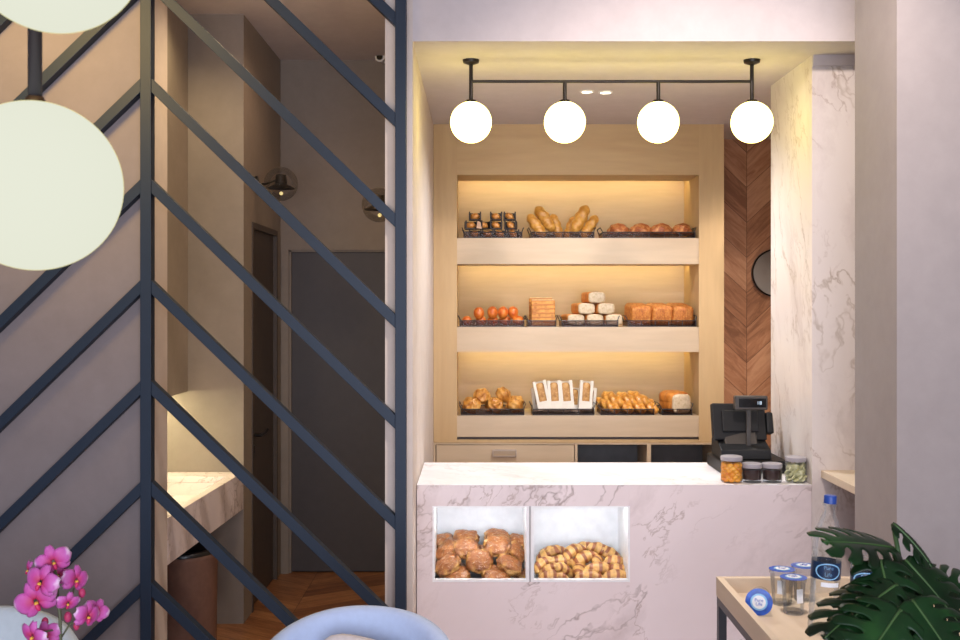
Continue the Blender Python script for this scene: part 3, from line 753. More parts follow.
for i, px in enumerate((540, 550, 561, 573.5, 588)):
    K.put((PXX(px, 6.27), 6.285, SZ[2]+.0055), (-.05, (-.10, -.04, 0, .04, .10)[i], 0), 'lower white sandwich sleeve behind the tall ones, %s' % ['far left', 'second from left', 'middle', 'second from right', 'far right'][i], (.93, .9, .82))
# ---- braids
def mkbr():
    def fn(v):
        y = v.y; rr = math.sqrt(max(0, 1-abs(y)**2.6)); a = math.atan2(v.z, v.x)
        n = Vector((v.x, 0, v.z)); n = n.normalized() if n.length > 1e-6 else Vector()
        k = rr*(1+.11*math.cos(3*a+y*8))
        return Vector((n.x*k*.035, y*.082, n.z*k*.033))
    o = MB().ico(fn, 5).build('braided_loaf', 'braid', smooth=True); tag(o, 'x', 'bread', 'braided mini loaves'); return Kind(o)
K = mkbr()
for px, py, d, lab, sc in [
    (610, 407.5, 6.21, 'braided mini loaf, far left of the lower layer', 1.), (624, 408.5, 6.21, 'braided mini loaf, second from left in the lower layer', .95), (636.5, 408.5, 6.21, 'braided mini loaf, third from left in the lower layer', .95), (648.5, 408, 6.21, 'braided mini loaf, far right of the lower layer', .95),
    (603.5, 403, 6.29, 'braided mini loaf low at the back left', .8),
    (612.5, 399, 6.23, 'braided mini loaf, left of the three on top', 1.08), (626, 399, 6.24, 'braided mini loaf, middle of the three on top', 1.0), (637.5, 398.5, 6.24, 'braided mini loaf, right of the three on top', 1.08), (646.5, 402, 6.27, 'braided mini loaf behind the right end of the pile', .9)]:
    K.put(P(px, py, d), (.30, 0, .62), lab, sc)
# ---- big cut loaf
LF = t = thing('white_loaf', 'long white loaf with orange domed crust and cut cream face, right end of bottom shelf', 'bread', (PXX(677, 6.15), 6.25, SZ[2]+.006), (0, 0, .28)); LF.scale = (1, 1, 1.12)
def fnl(v):
    p = 4; m = (abs(v.x)**p+abs(v.y)**p+abs(v.z)**p)**(-1/p); q = v*m
    hum = 1+(.07*abs(math.sin(q.y*4.2)) if v.z > .1 else 0)+.02*noise.noise(v*3)
    return Vector((q.x*.062*hum*(1+.08*max(q.z, 0)), q.y*.105, q.z*.056*hum+.056))
MB().ico(fnl, 5).build('crust', 'crusto', t, smooth=True)
rbox(4, .058, .014, .050, 4).build('crumb', 'crumb', t, smooth=True, loc=(0, -.097, .054))

# ------------------------------------------------------------------ display pastries
def mkpast(seed):
    def fn(v):
        p = 2.5; m = (abs(v.x)**p+abs(v.y)**p+abs(v.z)**p)**(-1/p); q = v*m
        k = 1+.15*noise.noise(v*2.3+Vector((seed, 0, 0)))+.06*noise.noise(v*6)
        return Vector((q.x*.054*k, q.y*.047*k, q.z*.024*k))
    return fn
KP = []
for s_ in range(3):
    o = MB().ico(mkpast(s_*5), 5).build('iced_pastry', 'pastry', smooth=True); tag(o, 'x', 'pastry', 'iced pastries in the left display box'); KP.append(Kind(o))
pl = [
 (443.7, 541, 4.64, (.35, -.15, .3), .92, 'flat iced pastry at the back left corner of the pile'),
 (466, 537.5, 4.64, (.35, 0, 0), 1.05, 'flat iced pastry on top at the back, left of two'),
 (497, 537, 4.64, (.35, 0, .2), 1.05, 'flat iced pastry on top at the back, right of two'),
 (518, 541, 4.64, (.4, .2, 0), .85, 'small dark iced pastry at the back right corner'),
 (447, 551, 4.57, (.5, -.85, .2), 1.05, 'iced pastry leaning steeply on the left side, above the front left one'),
 (466, 548, 4.55, (.85, -.05, .1), 1.03, 'iced pastry facing forward, upper left of centre'),
 (497, 546, 4.55, (.80, .05, -.1), 1.08, 'iced pastry facing forward, upper right of centre'),
 (517, 552, 4.57, (.6, .85, 0), .9, 'iced pastry leaning on the right side below the corner one'),
 (479.5, 561, 4.50, (1.0, 0, 0), 1.08, 'iced pastry facing forward in the very centre of the pile'),
 (448, 565.5, 4.49, (.45, -.62, .2), 1.05, 'iced pastry leaning down to the left in the front'),
 (509.5, 564.5, 4.50, (.40, .45, 0), 1.08, 'brown iced pastry leaning down to the right in the front'),
 (457, 575, 4.475, (.5, 0, 0), 1.05, 'low iced pastry at the front edge, left of two'),
 (496, 575, 4.475, (.5, 0, .1), 1.10, 'low iced pastry at the front edge, right of two'),
 (520, 573.5, 4.53, (.1, .2, 0), .85, 'dark pastry at the bottom right under the leaning one'),
 (456, 567, 4.58, (.1, .2, 0), .9, 'dark pastry tucked under the left side of the pile'),
 (487, 569, 4.60, (.1, .2, 0), .95, 'pastry buried behind the front edge pair'),
 (482, 551, 4.62, (.3, 0, 0), .9, 'pastry showing between the two forward facing upper ones'),
 (439.5, 565, 4.58, (.2, -.6, 0), .8, 'small pastry edge at the far left wall of the box')]
for i, (px, py, d, rt, sc, lab) in enumerate(pl):
    KP[i % 3].put(P(px, py, d), rt, lab, sc)
# croissants
def mkcr(bend, seed):
    L = .135; n = 28; seg = 18
    mb = MB(); rings = []
    for i in range(n+1):
        u = i/n; a = (u-.5)*bend; R = L/bend
        x = R*math.sin(a); y = R*math.cos(a)-R
        r = .0262*(math.sin(PI*(.06+.88*u))**.75)
        r *= 1+.045*math.cos(u*PI*2*5.0)
        t = Vector((math.cos(a), math.sin(a), 0)); nn = Vector((math.sin(a), math.cos(a), 0))
        rings.append([mb.bm.verts.new(Vector((x, y, 0))+nn*r*1.12*math.cos(q)+Vector((0,0,1))*r*.92*math.sin(q)) for q in [2*PI*k/seg for k in range(seg)]])
    for a, b in zip(rings, rings[1:]):
        for k in range(seg): mb.bm.faces.new((a[k], a[(k+1) % seg], b[(k+1) % seg], b[k]))
    mb.bm.faces.new(rings[0]); mb.bm.faces.new(rings[-1])
    o = mb.build('mini_croissant', 'croissant', smooth=True); tag(o, 'x', 'croissant', 'striped croissants in the right display box'); return Kind(o)
KC = [mkcr(1.5, 0), mkcr(2.2, 1), mkcr(1.0, 2)]
cr = [
 (547, 553, 4.62, (.6, -.5, 0), 'striped croissant slumped down at the back left corner', 1),
 (559, 551.5, 4.63, (.7, .35, .2), 'striped croissant in the back row, second from left', 0),
 (572.5, 550.5, 4.60, (.6, -.3, .6), 'striped croissant in the back row, third from left', 1),
 (586, 547.5, 4.64, (.7, .05, 0), 'striped croissant at the top centre of the back row', 0),
 (600.5, 549, 4.62, (.6, .45, 0), 'dark striped croissant in the back row, second from right', 1),
 (612.5, 555, 4.62, (.6, .75, 0), 'striped croissant sloping down at the back right corner', 0),
 (583, 558, 4.57, (.9, -.45, .2), 'striped croissant in the middle of the pile, tilted up to the right', 0),
 (597, 560, 4.58, (.6, .2, 1.2), 'striped croissant end pointing forward right of the centre', 1),
 (563, 561, 4.57, (.8, .1, .2), 'pale striped croissant left of the centre of the pile', 2),
 (544, 563, 4.56, (.6, -.3, .4), 'striped croissant at the left wall, middle height', 1),
 (552, 569.5, 4.51, (.7, -.25, 0), 'striped croissant at the left in the second row from the front', 0),
 (563.5, 569, 4.51, (.5, .5, .6), 'striped croissant left of the gap in the second row', 1),
 (616.5, 561.5, 4.57, (.8, .25, 0), 'striped croissant at the right wall, middle height', 1),
 (599, 568, 4.51, (1.0, .05, 0), 'broad pale striped croissant right of centre in the second row', 2),
 (579, 570, 4.52, (.4, -.2, 1.3), 'dark croissant tip pointing forward beside the centre gap', 1),
 (618.5, 570, 4.52, (.7, .2, 0), 'striped croissant at the right in the second row', 0),
 (553.5, 575.5, 4.475, (.6, 0, 0), 'striped croissant at the front edge, left of three', 0),
 (589, 575.5, 4.475, (.6, 0, 0), 'striped croissant at the front edge, middle of three', 0),
 (616.5, 575.5, 4.475, (.6, 0, 0), 'striped croissant at the front edge, right of three', 2),
 (570, 574, 4.60, (.3, 0, .5), 'buried croissant low behind the front left', 0),
 (604, 574, 4.60, (.3, 0, .8), 'buried croissant low behind the front right', 0)]
for px, py, d, rt, lab, k in cr:
    KC[k].put(P(px, py, d), rt, lab, .98 if px not in (596,) else .8)

# rest everything on its tray
bpy.context.view_layer.update()
for n_, f_ in (('baguette', SZ[0]+.0055), ('glazed_bread', SZ[0]+.0055), ('glossy_bun', SZ[1]+.0055), ('round_roll', SZ[2]+.0055), ('braided_loaf', SZ[2]+.0055), ('sandwich_sleeve', SZ[2]+.0055), ('loaf_cake', SZ[1]+.0055), ('white_loaf', SZ[2]+.0055), ('iced_pastry', zfl+.0105), ('mini_croissant', zfl+.0105)):
    for o in C.objects:
        if o.parent is None and o.name.split('.')[0] == n_:
            lo_z = min((q.matrix_world @ v.co).z for q in [o]+list(o.children_recursive) if q.type == 'MESH' for v in q.data.vertices)
            if lo_z < f_: o.location.z += f_-lo_z

# ------------------------------------------------------------------ cash register
rg = thing('cash_register', 'black point-of-sale cash register with customer display, on the counter beside marble column', 'cash register', (1.235, 4.84, ZT))
RO = Vector((1.235, 4.84, ZT))
def rb(x0, x1, y0, y1, z0, z1, mb=None):
    mb = mb or MB(); return mb.box(x0-RO.x, x1-RO.x, y0-RO.y, y1-RO.y, z0-RO.z, z1-RO.z)
rb(1.087, 1.392, 4.70, 4.98, ZT+.001, 1.000).build('cash_drawer', 'reg', rg, bevel=.004)
MB().prism([(4.74-RO.y, 1.001-ZT), (4.95-RO.y, 1.001-ZT), (4.95-RO.y, 1.075-ZT), (4.86-RO.y, 1.085-ZT), (4.745-RO.y, 1.045-ZT)], 1.10-RO.x, 1.325-RO.x, 'x').build('stand_body', 'reg', rg, bevel=.004)
MB().prism([(4.80-RO.y, 1.06-ZT), (4.90-RO.y, 1.07-ZT), (4.93-RO.y, 1.15-ZT), (4.86-RO.y, 1.17-ZT)], 1.13-RO.x, 1.28-RO.x, 'x').build('screen_arm', 'reg2', rg, bevel=.006)
Mx = Matrix.Translation((1.205-RO.x, 4.86-RO.y, 1.158-ZT)) @ Matrix.Rotation(-.28, 4, 'X') @ Matrix.Rotation(.06, 4, 'Z')
MB().box(-.125, .125, -.018, .018, -.085, .085, mat=Mx).box(-.085, .085, -.034, -.016, -.05, .05, mat=Mx).build('touch_screen_housing', 'reg', rg, bevel=.006)
MB().box(-.115, .115, .018, .020, -.075, .075, mat=Mx).build('touch_screen', 'screen', rg)
MB().box(.125, .158, -.025, .025, -.055, .045, mat=Mx).build('card_reader', 'reg', rg, bevel=.008)
dm = rb(PXX(735, 4.75), PXX(768, 4.75), 4.75, 4.785, PZ(410, 4.75), PZ(396, 4.75)).build('customer_display', 'reg2', rg, bevel=.005)
rb(PXX(739, 4.75), PXX(766, 4.75), 4.7478, 4.7499, PZ(407.4, 4.75), PZ(398.6, 4.75)).build('display_panel', 'screen', dm)
sg = MB(); cxx, czz = PXX(757.9, 4.747)-RO.x, PZ(402.6, 4.747)-ZT
def seg7(m, x, z, on, w=.0065, h=.0125):
    tk = .0018; y0_ = 4.7465-RO.y; y1_ = y0_+.001
    segs = {'a': (0, w, h, h), 'b': (w, w, h/2, h), 'c': (w, w, 0, h/2), 'd': (0, w, 0, 0), 'e': (0, 0, 0, h/2), 'f': (0, 0, h/2, h), 'g': (0, w, h/2, h/2)}
    for k in on:
        a, b, c, d = segs[k]; m.box(x+a-tk/2, x+b+tk/2, y0_, y1_, z+c-tk/2, z+d+tk/2)
seg7(sg, cxx-.006, czz-.008, 'bc'); seg7(sg, cxx+.009, czz-.008, 'abcdefg')
sg.build('digits', 'digit', dm)
rb(PXX(747, 4.78), PXX(751.5, 4.78), 4.785, 4.80, 1.04, PZ(404, 4.78)).build('display_pole', 'reg2', rg, bevel=.003)

# ------------------------------------------------------------------ jars
def jar(name, lab, px, d, r, h, fill, kind):
    t = thing(name, lab, 'jar', (PXX(px, d), d, ZT+.0005))
    MB().lathe([(r*.9, 0), (r, .006), (r, h-.02), (r*.97, h-.017), (r*.97, h-.012)], cap0=True).build('glass_jar', 'glass', t, smooth='auto')
    MB().lathe([(r*1.0, h-.018), (r*1.02, h-.014), (r*1.02, h-.002), (r*.97, h), (0, h)], cap0=True).build('lid', 'lid', t, smooth='auto')
    if kind == 'jam':
        MB().lathe([(r*.88, .012), (r*.94, .016), (r*.94, h*.68), (0, h*.70)], cap0=True).build('filling', fill, t, smooth='auto')
    else:
        rnd = random.Random(px); fm = MB()
        for lv in range(6 if kind == 'a' else 7):
            for q in range(7):
                a = q*2*PI/7+lv*.5; rr = r*.66; zz_ = .014+lv*(h-.045)/5.6
                if zz_ > h-.03: continue
                if kind == 'a': fm.ball((rr*math.cos(a), rr*math.sin(a), zz_), r*.36, 12, 8, (1, 1, .75), Matrix.Rotation(rnd.random()*.8, 4, 'X'))
                else: fm.ball((rr*math.cos(a), rr*math.sin(a), zz_), r*.42, 14, 8, (1, .35, .8), Matrix.Rotation(rnd.random()*3, 4, 'Z') @ Matrix.Rotation(rnd.random()*1.2, 4, 'X'))
        fm.build('filling', fill, t, smooth=True)
dj = 4.485
jar('fruit_jar', 'tall glass jar of orange apricots at the left end of the jars', 731.5, dj, .045, .111, 'apricot', 'a')
jar('jam_jar', 'short glass jar, left of the two dark jam jars', 751.8, dj, .042, .080, 'jam', 'jam')
jar('jam_jar', 'short glass jar, right of the two dark jam jars', 772, dj, .042, .080, 'jam', 'jam')
jar('pickle_jar', 'tall glass jar of pale green pickles beside the marble column', 795.8, dj, .044, .108, 'pickle', 'p')

# ------------------------------------------------------------------ tray table
tx0, ty1 = .746, 3.29; tx1, ty0 = 1.38, 2.50; rz_ = .85
tt = thing('tray_table', 'pale wooden tray-top side table on a dark metal frame', 'table', ((tx0+tx1)/2, (ty0+ty1)/2, 0))
TO = Vector(((tx0+tx1)/2, (ty0+ty1)/2, 0)); hx_, hy_ = (tx1-tx0)/2, (ty1-ty0)/2
MB().box(-hx_+.02, hx_-.02, -hy_+.02, hy_-.02, .79, .803).build('tray_bottom', 'birch', tt)
MB().box(-hx_, -hx_+.02, -hy_, hy_, .79, rz_).box(hx_-.02, hx_, -hy_, hy_, .79, rz_).box(-hx_+.02, hx_-.02, -hy_, -hy_+.02, .79, rz_).box(-hx_+.02, hx_-.02, hy_-.02, hy_, .79, rz_).build('tray_rim', 'birch', tt, bevel=.0015)
MB().box(-hx_+.002, -hx_+.027, -hy_+.002, hy_-.002, .765, .7895).box(hx_-.027, hx_-.002, -hy_+.002, hy_-.002, .765, .7895).box(-hx_+.027, hx_-.027, -hy_+.002, -hy_+.027, .765, .7895).box(-hx_+.027, hx_-.027, hy_-.027, hy_-.002, .765, .7895).build('frame', 'leg', tt)
for sx in (-1, 1):
    for sy in (-1, 1):
        a = sx*(hx_-.0145); c = sy*(hy_-.0145)
        MB().box(a-.0125, a+.0125, c-.0125, c+.0125, 0, .765).build('leg', 'leg', tt)
TF = .8035
def mkcup():
    t = thing('water_cup', 'x', 'cup', group='sealed water cups')
    MB().lathe([(.027, 0), (.029, .003), (.0345, .092), (.0375, .094), (.0375, .104)], cap0=True, seg=36).build('plastic_cup', 'glass', t, smooth='auto')
    MB().lathe([(.026, .004), (.0335, .086), (0, .086)], cap0=True, seg=36).build('water_filling', 'water', t, smooth='auto')
    l = MB().lathe([(.0385, .1042), (.0385, .1052), (0, .1062)], cap0=True, seg=36).build('foil_lid', 'label_blue', t, smooth='auto')
    MB().lathe([(.024, .1064), (0, .1068)], cap0=True, seg=32).build('ring_mark', 'label_ring', l)
    MB().lathe([(.019, .107), (0, .1074)], cap0=True, seg=32).build('white_mark', 'label_white', l)
    text_part('Pure\nLife', .013, 'label_blue', l, (0, 0, .1078), (0, 0, 0))
    MB().box(-.010, .010, -.0350, -.0346, .035, .075, mat=Matrix.Rotation(-.055, 4, 'X')).build('side_print', 'label_white', t)
    return Kind(t)
K = mkcup()
K.put((PXX(793.5, 3.056), 3.056, TF), (0, 0, .3), 'clear water cup with blue lid, front one of the upright cups')
K.put((PXX(782, 3.15), 3.15, TF), (0, 0, -.4), 'clear water cup with blue lid, behind and left of the front cup')
K.put((PXX(804, 3.19), 3.19, TF), (0, 0, 1.), 'clear water cup with blue lid at the back, nearly hidden by the bottle')
K.put((PXX(760, 3.0)+.036, 3.13, TF+.0282), (PI/2-.105, 0, -.30), 'water cup lying on its side with its round blue lid facing forward')
def bottle(lab, x, y, r, h, zl0, zl1, lean=0, cap=.0165):
    t = thing('water_bottle', lab, 'bottle', (x, y, TF+.001), (0, lean, 0))
    nk = h-.045
    prof = [(r*.75, 0), (r*.97, .008), (r, .02)]
    z = .02
    k = 0
    while z < zl0-.012:
        z += .012; k += 1; prof.append((r*(.965 if k % 2 else 1.), z))
    prof += [(r*.985, zl0), (r*.985, zl1), (r, zl1+.008), (r*.96, zl1+.016), (r, zl1+.026)]
    z1 = zl1+.026; hs = nk-z1
    for q in range(1, 9):
        u = q/8; prof.append((r*(1-u**2.1)+cap*.9*u**2.1, z1+hs*u))
    prof += [(cap*.9, h-.03), (cap*1.15, h-.028), (cap*1.15, h-.024), (cap*.85, h-.022), (cap*.85, h-.008)]
    MB().lathe(prof, cap0=True, seg=44).build('plastic_body', 'glass', t, smooth=True)
    MB().lathe([(cap*1.02, h-.022), (cap*1.02, h-.002), (cap*.95, h), (0, h)], cap0=True, seg=32).build('cap', 'cap_blue', t, smooth='auto')
    MB().lathe([(r*.9, .006), (r*.93, .02), (r*.93, zl0), (r*.93, zl1+.02), (0, zl1+.02)], cap0=True, seg=40).build('water_filling', 'water', t, smooth='auto')
    lb = MB().lathe([(r*.99, zl0), (r*1.01, zl0+.001), (r*1.01, zl1-.001), (r*.99, zl1)], seg=44).build('wrap_label', 'label_navy', t, smooth='auto')
    # ring mark curved with the bottle
    def ringfn(ru, rv, a0):
        def f(u, v):
            a = 2*PI*u; s = ru+(rv-ru)*v; X = s*math.cos(a); Z = s*math.sin(a)*.62
            th = X/r+a0
            return Vector((r*1.018*math.sin(th), -r*1.018*math.cos(th), (zl0+zl1)/2+Z))
        return f
    hgt = (zl1-zl0)
    MB().grid(ringfn(hgt*.66, hgt*.76, -.15), 40, 1).build('ring_mark', 'label_ring', lb)
    for txt, oz in (('Pure', .010), ('Life', -.008)):
        o = text_part(txt, hgt*.30, 'label_ring', lb, (0, 0, 0), (0, 0, 0))
        for v in o.data.vertices:
            th = v.co.x/r-.15; zz_ = v.co.y; v.co = Vector((r*1.022*math.sin(th), -r*1.022*math.cos(th), (zl0+zl1)/2+oz+zz_))
    MB().grid(lambda u, v: Vector((r*1.012*math.sin((u-.5)*1.3+.05), -r*1.012*math.cos((u-.5)*1.3+.05), zl0-.018+.012*v)), 10, 1).build('white_strip', 'label_white', t)
    return t
bottle('large water bottle with blue cap and navy label, behind the monstera leaf tip', PXX(822, 2.877), 2.877, .0395, .375, .150, .197, .062)
bottle('smaller water bottle with navy label, behind the leaves by the grey pier', PXX(863, 3.08), 3.08, .036, .205, .072, .120)

# ------------------------------------------------------------------ chairs
def chair(lab, x, y, rz, mat, cush):
    t = thing('tub_chair', lab, 'chair', (x, y, 0), (0, 0, rz))
    R = .268
    def top(phi):  # rim height
        u = abs(phi)/(PI*.62); return .812-.215*min(1, u)**2.3
    def fn(u, v):
        phi = (u-.5)*2*PI*.62; zt_ = top(phi); z = .40+(zt_-.40)*v
        rr = R*(.90+.12*v-.015*math.sin(v*PI))
        return Vector((rr*math.sin(phi), rr*math.cos(phi)*.92, z))
    b = MB(); b.grid(fn, 48, 12); b.build('backrest', mat, t, smooth=True, solid=.055, sub=1)
    MB().tube([fn(.18, v/8.)+Vector((0, -.0, 0)) for v in range(9)], .004).build('seam', mat, t, smooth=True)
    def sf(v):
        p = 4; m = (abs(v.x)**p+abs(v.y)**p)**(-1/p) if abs(v.x)+abs(v.y) > .05 else 1
        m = min(m, 1.12)
        return Vector((v.x*m*.25, v.y*m*.24-.02, v.z*.055+.43))
    MB().ico(sf, 4).build('seat', mat, t, smooth=True)
    for sx in (-1, 1):
        for sy in (-1, 1):
            MB().cyl((sx*.23, sy*.21, 0), (sx*.17, sy*.15, .40), .011, .015, seg=14).build('leg', 'leg', t, smooth='auto')
    if cush:
        c = thing('scatter_cushion', 'beige linen cushion leaning against the pale blue chair back', 'cushion', (x+.03, y+.085, .620), (-.25, .20, rz))
        def cf(v):
            p = 4.5; m = (abs(v.x)**p+abs(v.z)**p)**(-1/p) if abs(v.x)+abs(v.z) > .05 else 1
            m = min(m, 1.3); r = min(1, math.hypot(v.x*m, v.z*m)/1.25)
            return Vector((v.x*m*.16, v.y*.055*(1-.2*r), v.z*m*.135))
        MB().ico(cf, 4).build('cover', 'cushion', c, smooth=True)
    return t
chair('pale blue round-backed tub chair with a beige cushion, bottom centre', PXX(357, 3.0), 2.86, -.12, 'shell', True)
chair('pale blue-grey tub chair behind the pink orchid, bottom left', PXX(-8, 3.0), 2.86, .25, 'shell2', False)

# ------------------------------------------------------------------ orchid and its table
ox, oy = PXX(59, 2.1), 2.1
st_ = thing('side_table', 'small round table below the orchid', 'table', (ox, oy, 0))
MB().lathe([(.0, .70), (.28, .70), (.285, .71), (.28, .722), (0, .722)], seg=48).build('top', 'birch', st_, smooth='auto')
MB().cyl((0, 0, .012), (0, 0, .70), .02).build('column', 'leg', st_, smooth='auto')
MB().lathe([(0, 0), (.18, 0), (.18, .008), (.03, .02), (0, .02)], seg=40).build('foot', 'leg', st_, smooth='auto')
orc = thing('potted_orchid', 'pink and magenta moth orchid in bloom at lower left', 'orchid', (ox, oy, .7225))
MB().lathe([(.045, 0), (.05, .004), (.06, .11), (.056, .11), (.047, .02), (0, .02)], cap0=True).build('pot', 'pot', orc, smooth='auto')
MB().lathe([(.054, .096), (0, .100)]).build('soil', 'soil', orc)
def loc_(px, py, d): return P(px, py, d)-Vector((ox, oy, .7225))
MB().tube([(0, 0, .09), (.01, 0, .2), loc_(60.5, 640, 2.1), loc_(60, 615, 2.1), loc_(57.5, 598, 2.1), loc_(57, 580, 2.1), loc_(54, 566, 2.1)], .0035).build('stem', 'ostem', orc, smooth=True)
MB().tube([(0, .01, .09), (.02, .01, .2), loc_(61, 638, 2.11), loc_(70, 624, 2.12), loc_(80, 619, 2.12), loc_(90, 617, 2.12)], .0022).build('stem', 'ostem', orc, smooth=True)
MB().tube([loc_(59, 608, 2.1), loc_(66, 609, 2.11), loc_(71, 600, 2.12), loc_(74, 588, 2.12)], .002).build('stem', 'ostem', orc, smooth=True)
MB().tube([loc_(60, 634, 2.1), loc_(52, 630, 2.09), loc_(44, 632, 2.08)], .002).build('stem', 'ostem', orc, smooth=True)
for k, (a, tl) in enumerate(((.2, .16), (1.9, .15), (3.3, .17), (4.7, .14))):
    dv = Vector((math.cos(a), math.sin(a), 0)); sd = Vector((-dv.y, dv.x, 0))
    MB().grid(lambda u, v: dv*(tl*u)+sd*((v-.5)*.07*max(0, math.sin(PI*min(1, u*.9+.1)))**.6)+Vector((0, 0, .10+.06*math.sin(u*PI*.8)-.03*abs(v-.5)*-2*0)), 10, 6).build('leaf', 'leaf', orc, smooth=True, solid=.003)
def flower(px, py, d, s, rot):
    f = bpy.data.objects.new('flower_centre', None)
    # every flower is one part with petals as sub-parts
    def petal(mb, ang, ln_, wd):
        dr_ = Vector((math.sin(ang), 0, math.cos(ang))); sd = Vector((math.cos(ang), 0, -math.sin(ang)))
        mb.grid(lambda u, v: dr_*(.004+ln_*u)+sd*((v-.5)*2*wd*max(0, math.sin(PI*min(1, .12+.80*u)))**.7)+Vector((0, -.006*math.sin(u*2.6)+.010*u*u+.006*(2*v-1)**2, 0)), 10, 8)
    q = MB()
    for a, l_, w_ in ((0, .036, .014), (2.25, .035, .013), (-2.25, .035, .013)): petal(q, a, l_, w_)
    s *= .84
    base = q.build('flower', 'petal', orc, smooth=True, loc=loc_(px, py, d), rot=rot, solid=.0012); base.scale = (s, s, s)
    for a in (1.35, -1.35):
        q = MB(); petal(q, a, .040, .0225); o = q.build('petal', 'petal', base, smooth=True, solid=.0012); o.location = (0, -.002, 0)
    MB().ball((0, -.005, -.004), .0045, 14, 10, (1, 1.2, .9)).build('throat', 'yellow', base, smooth=True)
    MB().ball((0, -.008, -.012), .006, 14, 10, (.8, .8, 1.4)).build('lip', 'lip', base, smooth=True)
flower(53.5, 561.5, 2.07, .95, (.1, -.35, .3))
flower(41, 582, 2.04, 1.0, (-.1, .25, -.25))
flower(36, 601, 2.05, 1.15, (.1, -.45, .15))
flower(29, 570, 2.12, .62, (0, .5, -1.0))
flower(76, 580, 2.10, .85, (0, .3, 1.0))
flower(68, 603, 2.08, .65, (.4, .2, .7))
flower(88, 616, 2.09, .85, (.1, .3, 1.1))
flower(96, 611, 2.13, .72, (-.2, .5, .3))
flower(33, 636, 2.06, .9, (.3, .2, -.4))
flower(46, 635, 2.09, .8, (-.2, -.3, .2))
flower(59, 575, 2.12, .6, (.3, 1.2, .5))
for px, py, sc in ((68, 617, 1.), (76.5, 626, .8), (45, 622, .9), (82, 593, .9)):
    MB().ball((0, 0, 0), .009*sc, 16, 10, (.85, .85, 1.2)).build('bud', 'petal', orc, smooth=True, loc=loc_(px, py, 2.11))

# ------------------------------------------------------------------ monstera
mx, my = .80, 1.95
mo = thing('potted_monstera', 'dark green monstera plant with slit leaves at lower right', 'plant', (mx, my, 0))
MB().lathe([(.12, 0), (.13, .01), (.17, .38), (.16, .38), (.145, .3), (0, .3)], cap0=True).build('pot', 'pot', mo, smooth='auto')
MB().lathe([(.153, .345), (0, .35)]).build('soil', 'soil', mo)
def leaf(base, tip, width, up, droop=.12, n=5, fold=.18):
    """base, tip in world; up = rough normal of blade"""
    base = Vector(base); tip = Vector(tip); L = (tip-base).length; ax = (tip-base).normalized(); up = Vector(up)
    nrm = (up-ax*up.dot(ax)).normalized(); sd = ax.cross(nrm)
    def pt(u, s, sgn):      # u along, s outward 0..1
        w = width*(max(0, math.sin(PI*min(1, max(0, (u*.86+.16)))))**.62)
        w = max(w, 0)
        uu = u+.22*s*s*(.5+.5*u)-.10*s*(1-u)**2
        p = base+ax*(L*uu)+sd*(sgn*w*s)
        p += nrm*(-droop*L*(uu**2)-fold*w*s*s+.05*w*math.sin(s*PI))
        return p
    mb = MB(); NS = 10
    for sgn in (-1, 1):
        for k in range(n):
            ua, ub = k/n*.93, (k+1)/n*.93; uc = (ua+ub)/2; hw = (ub-ua)/2
            rows_ = []
            for j in range(NS+1):
                s = j/NS
                if s < .30: f = 1.
                elif s < .46: f = 1-.42*(s-.30)/.16
                else: f = .58+.16*math.sin((s-.46)/.54*PI*.6)
                if s > .85: f *= max(.12, math.sqrt(max(0, 1-((s-.85)/.15)**2)))
                row = [mb.bm.verts.new(pt(uc+hw*f*(m/2-1)+(0 if s < .38 else .01*math.sin(k*3.1)), s, sgn)) for m in range(5)]
                rows_.append(row)
            for a, b in zip(rows_, rows_[1:]):
                for m in range(4): mb.bm.faces.new((a[m], a[m+1], b[m+1], b[m]))
    # tip
    v0 = [mb.bm.verts.new(pt(.93, s, g)) for g, s in ((-1, .55), (-1, .25), (1, 0), (1, .25), (1, .55))]
    v1 = mb.bm.verts.new(base+ax*L*1.02-nrm*droop*L*1.04)
    for a, b in zip(v0, v0[1:]): mb.bm.faces.new((a, b, v1))
    bmesh.ops.remove_doubles(mb.bm, verts=mb.bm.verts, dist=.0004)
    for v in mb.bm.verts: v.co -= Vector((mx, my, 0))
    lf = mb.build('leaf', 'leaf', mo, smooth=True, solid=.0015)
    mid = [pt(u/12, 0, 1)+nrm*.001-Vector((mx, my, 0)) for u in range(13)]
    MB().tube(mid, lambda u: .0028*(1-u*.7), 6).build('midrib', 'stem', lf, smooth=True)
    b0 = base-Vector((mx, my, 0)); r0 = Vector((.03*math.sin(base.x*50), .03*math.cos(base.x*70), .345))
    pts = [r0.lerp(b0, u/8)+Vector((0, 0, .10*math.sin(PI*u/8))) + Vector((.02*math.sin(PI*u/8), 0, 0)) for u in range(9)]
    MB().tube(pts, .0045, 8).build('stalk', 'stem', mo, smooth=True)
d_ = 1.95
leaf(P(893, 548, 1.98), P(828, 536, 1.84), .058, (.05, -.55, .85), .06)
leaf(P(893, 524, 1.98), P(950, 572, 1.93), .034, (.60, -.45, .70), .22)
leaf(P(880, 560, 1.90), P(900, 636, 1.80), .070, (0, -.85, .5), .05)
leaf(P(880, 590, 1.88), P(826, 634, 1.76), .060, (-.1, -.55, .8), .05)
leaf(P(905, 560, 1.93), P(972, 630, 1.85), .080, (.25, -.6, .75), .10)
leaf(P(896, 585, 1.86), P(856, 612, 1.80), .055, (-.1, -.6, .8), .10)
leaf(P(912, 600, 1.82), P(962, 668, 1.74), .090, (.2, -.7, .6), .05)
leaf(P(900, 610, 1.80), P(860, 668, 1.72), .085, (-.1, -.75, .6), .05)
leaf(P(925, 580, 1.98), P(985, 600, 1.95), .080, (.2, -.6, .8), .10)
leaf(P(905, 585, 2.02), P(925, 650, 1.98), .11, (.1, -.9, .3), .05)
leaf(P(885, 585, 2.04), P(880, 660, 2.0), .10, (-.1, -.9, .3), .05)

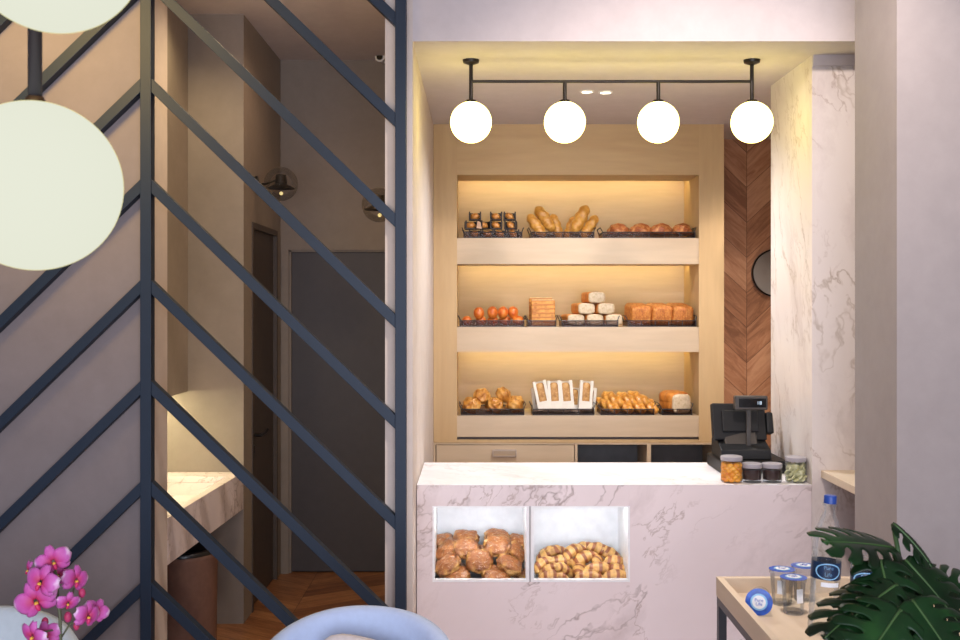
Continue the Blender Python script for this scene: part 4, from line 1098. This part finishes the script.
# ------------------------------------------------------------------ light
def area(name, loc, rot, sx, sy, e, c):
    l = bpy.data.lights.new(name, 'AREA'); l.shape = 'RECTANGLE'; l.size = sx; l.size_y = sy; l.energy = e; l.color = c
    o = bpy.data.objects.new(name, l); C.objects.link(o); o.location = loc; o.rotation_euler = rot; return o
def spot(name, loc, e, c, r=.05, ang=2.4, blend=.8, rot=(0,0,0)):
    l = bpy.data.lights.new(name, 'SPOT'); l.energy = e; l.color = c; l.shadow_soft_size = r; l.spot_size = ang; l.spot_blend = blend
    o = bpy.data.objects.new(name, l); C.objects.link(o); o.location = loc; o.rotation_euler = rot; return o
area('assumed_daylight_fill', (.5, -2.9, 1.5), (PI/2, 0, 0), 5.0, 2.6, 285, (.82, .86, 1.))  # added bluish fill at the open room end; daylight assumed, no window modelled
spot('wall_warm_fill', (-1.7, 3.0, 3.1), 130, (1., .66, .20), r=.3, ang=1.7, blend=1., rot=(-Vector((.15, 1.18, -.38))).to_track_quat('Z','Y').to_euler())  # added spot without a fixture, warms the upper left wall
spot('counter_fill_spot', (.75, 2.6, 3.2), 160, (1., .84, .74), ang=1.75, blend=.7, rot=(-Vector((.25, 1.8, -2.0))).to_track_quat('Z','Y').to_euler())  # added fill brightens counter front and fascia
for _x in (.535, .628): spot('bakery_spot', (_x, 5.15, 2.735), 55, (.90, .93, 1.), r=.04, ang=2.7)
spot('bakery_spot', (1.8, 5.75, 2.735), 75, (1., .86, .72), ang=2.0)  # extra lamp with no fixture, added to light the chevron wall
spot('added_hall_spot', (-1.4, 4.95, 3.2), 30, (1., .76, .42), ang=2.7)  # unseen lamp put above the vanity for warm light in the nook
spot('added_hall_spot', (-.78, 4.42, 3.2), 42, (1., .74, .42), ang=2.3, r=.08)  # unseen lamp added to brighten the wall return and bar tops
spot('added_hall_spot', (-.8, 5.6, 3.2), 10, (1., .66, .42), ang=2.7)  # weak lamp added in the hallway, no fixture modelled
w = bpy.data.worlds.new('World'); S.world = w; w.use_nodes = True
w.node_tree.nodes['Background'].inputs[0].default_value = (.74, .82, 1., 1); w.node_tree.nodes['Background'].inputs[1].default_value = .8

# ------------------------------------------------------------------ camera
cam = bpy.data.cameras.new('camera'); co = bpy.data.objects.new('camera', cam); C.objects.link(co)
co.location = (0, 0, EYE); co.rotation_euler = (PI/2, 0, 0)
cam.sensor_width = 36; cam.lens = F/960*36; cam.shift_x = 2/960; cam.shift_y = -15/960
cam.dof.use_dof = True; cam.dof.focus_distance = 5.2; cam.dof.aperture_fstop = 14
S.camera = co
S.view_settings.view_transform = 'Standard'; S.view_settings.look = 'None'; S.view_settings.exposure = 0; S.view_settings.gamma = 1
S.view_settings.use_curve_mapping = False
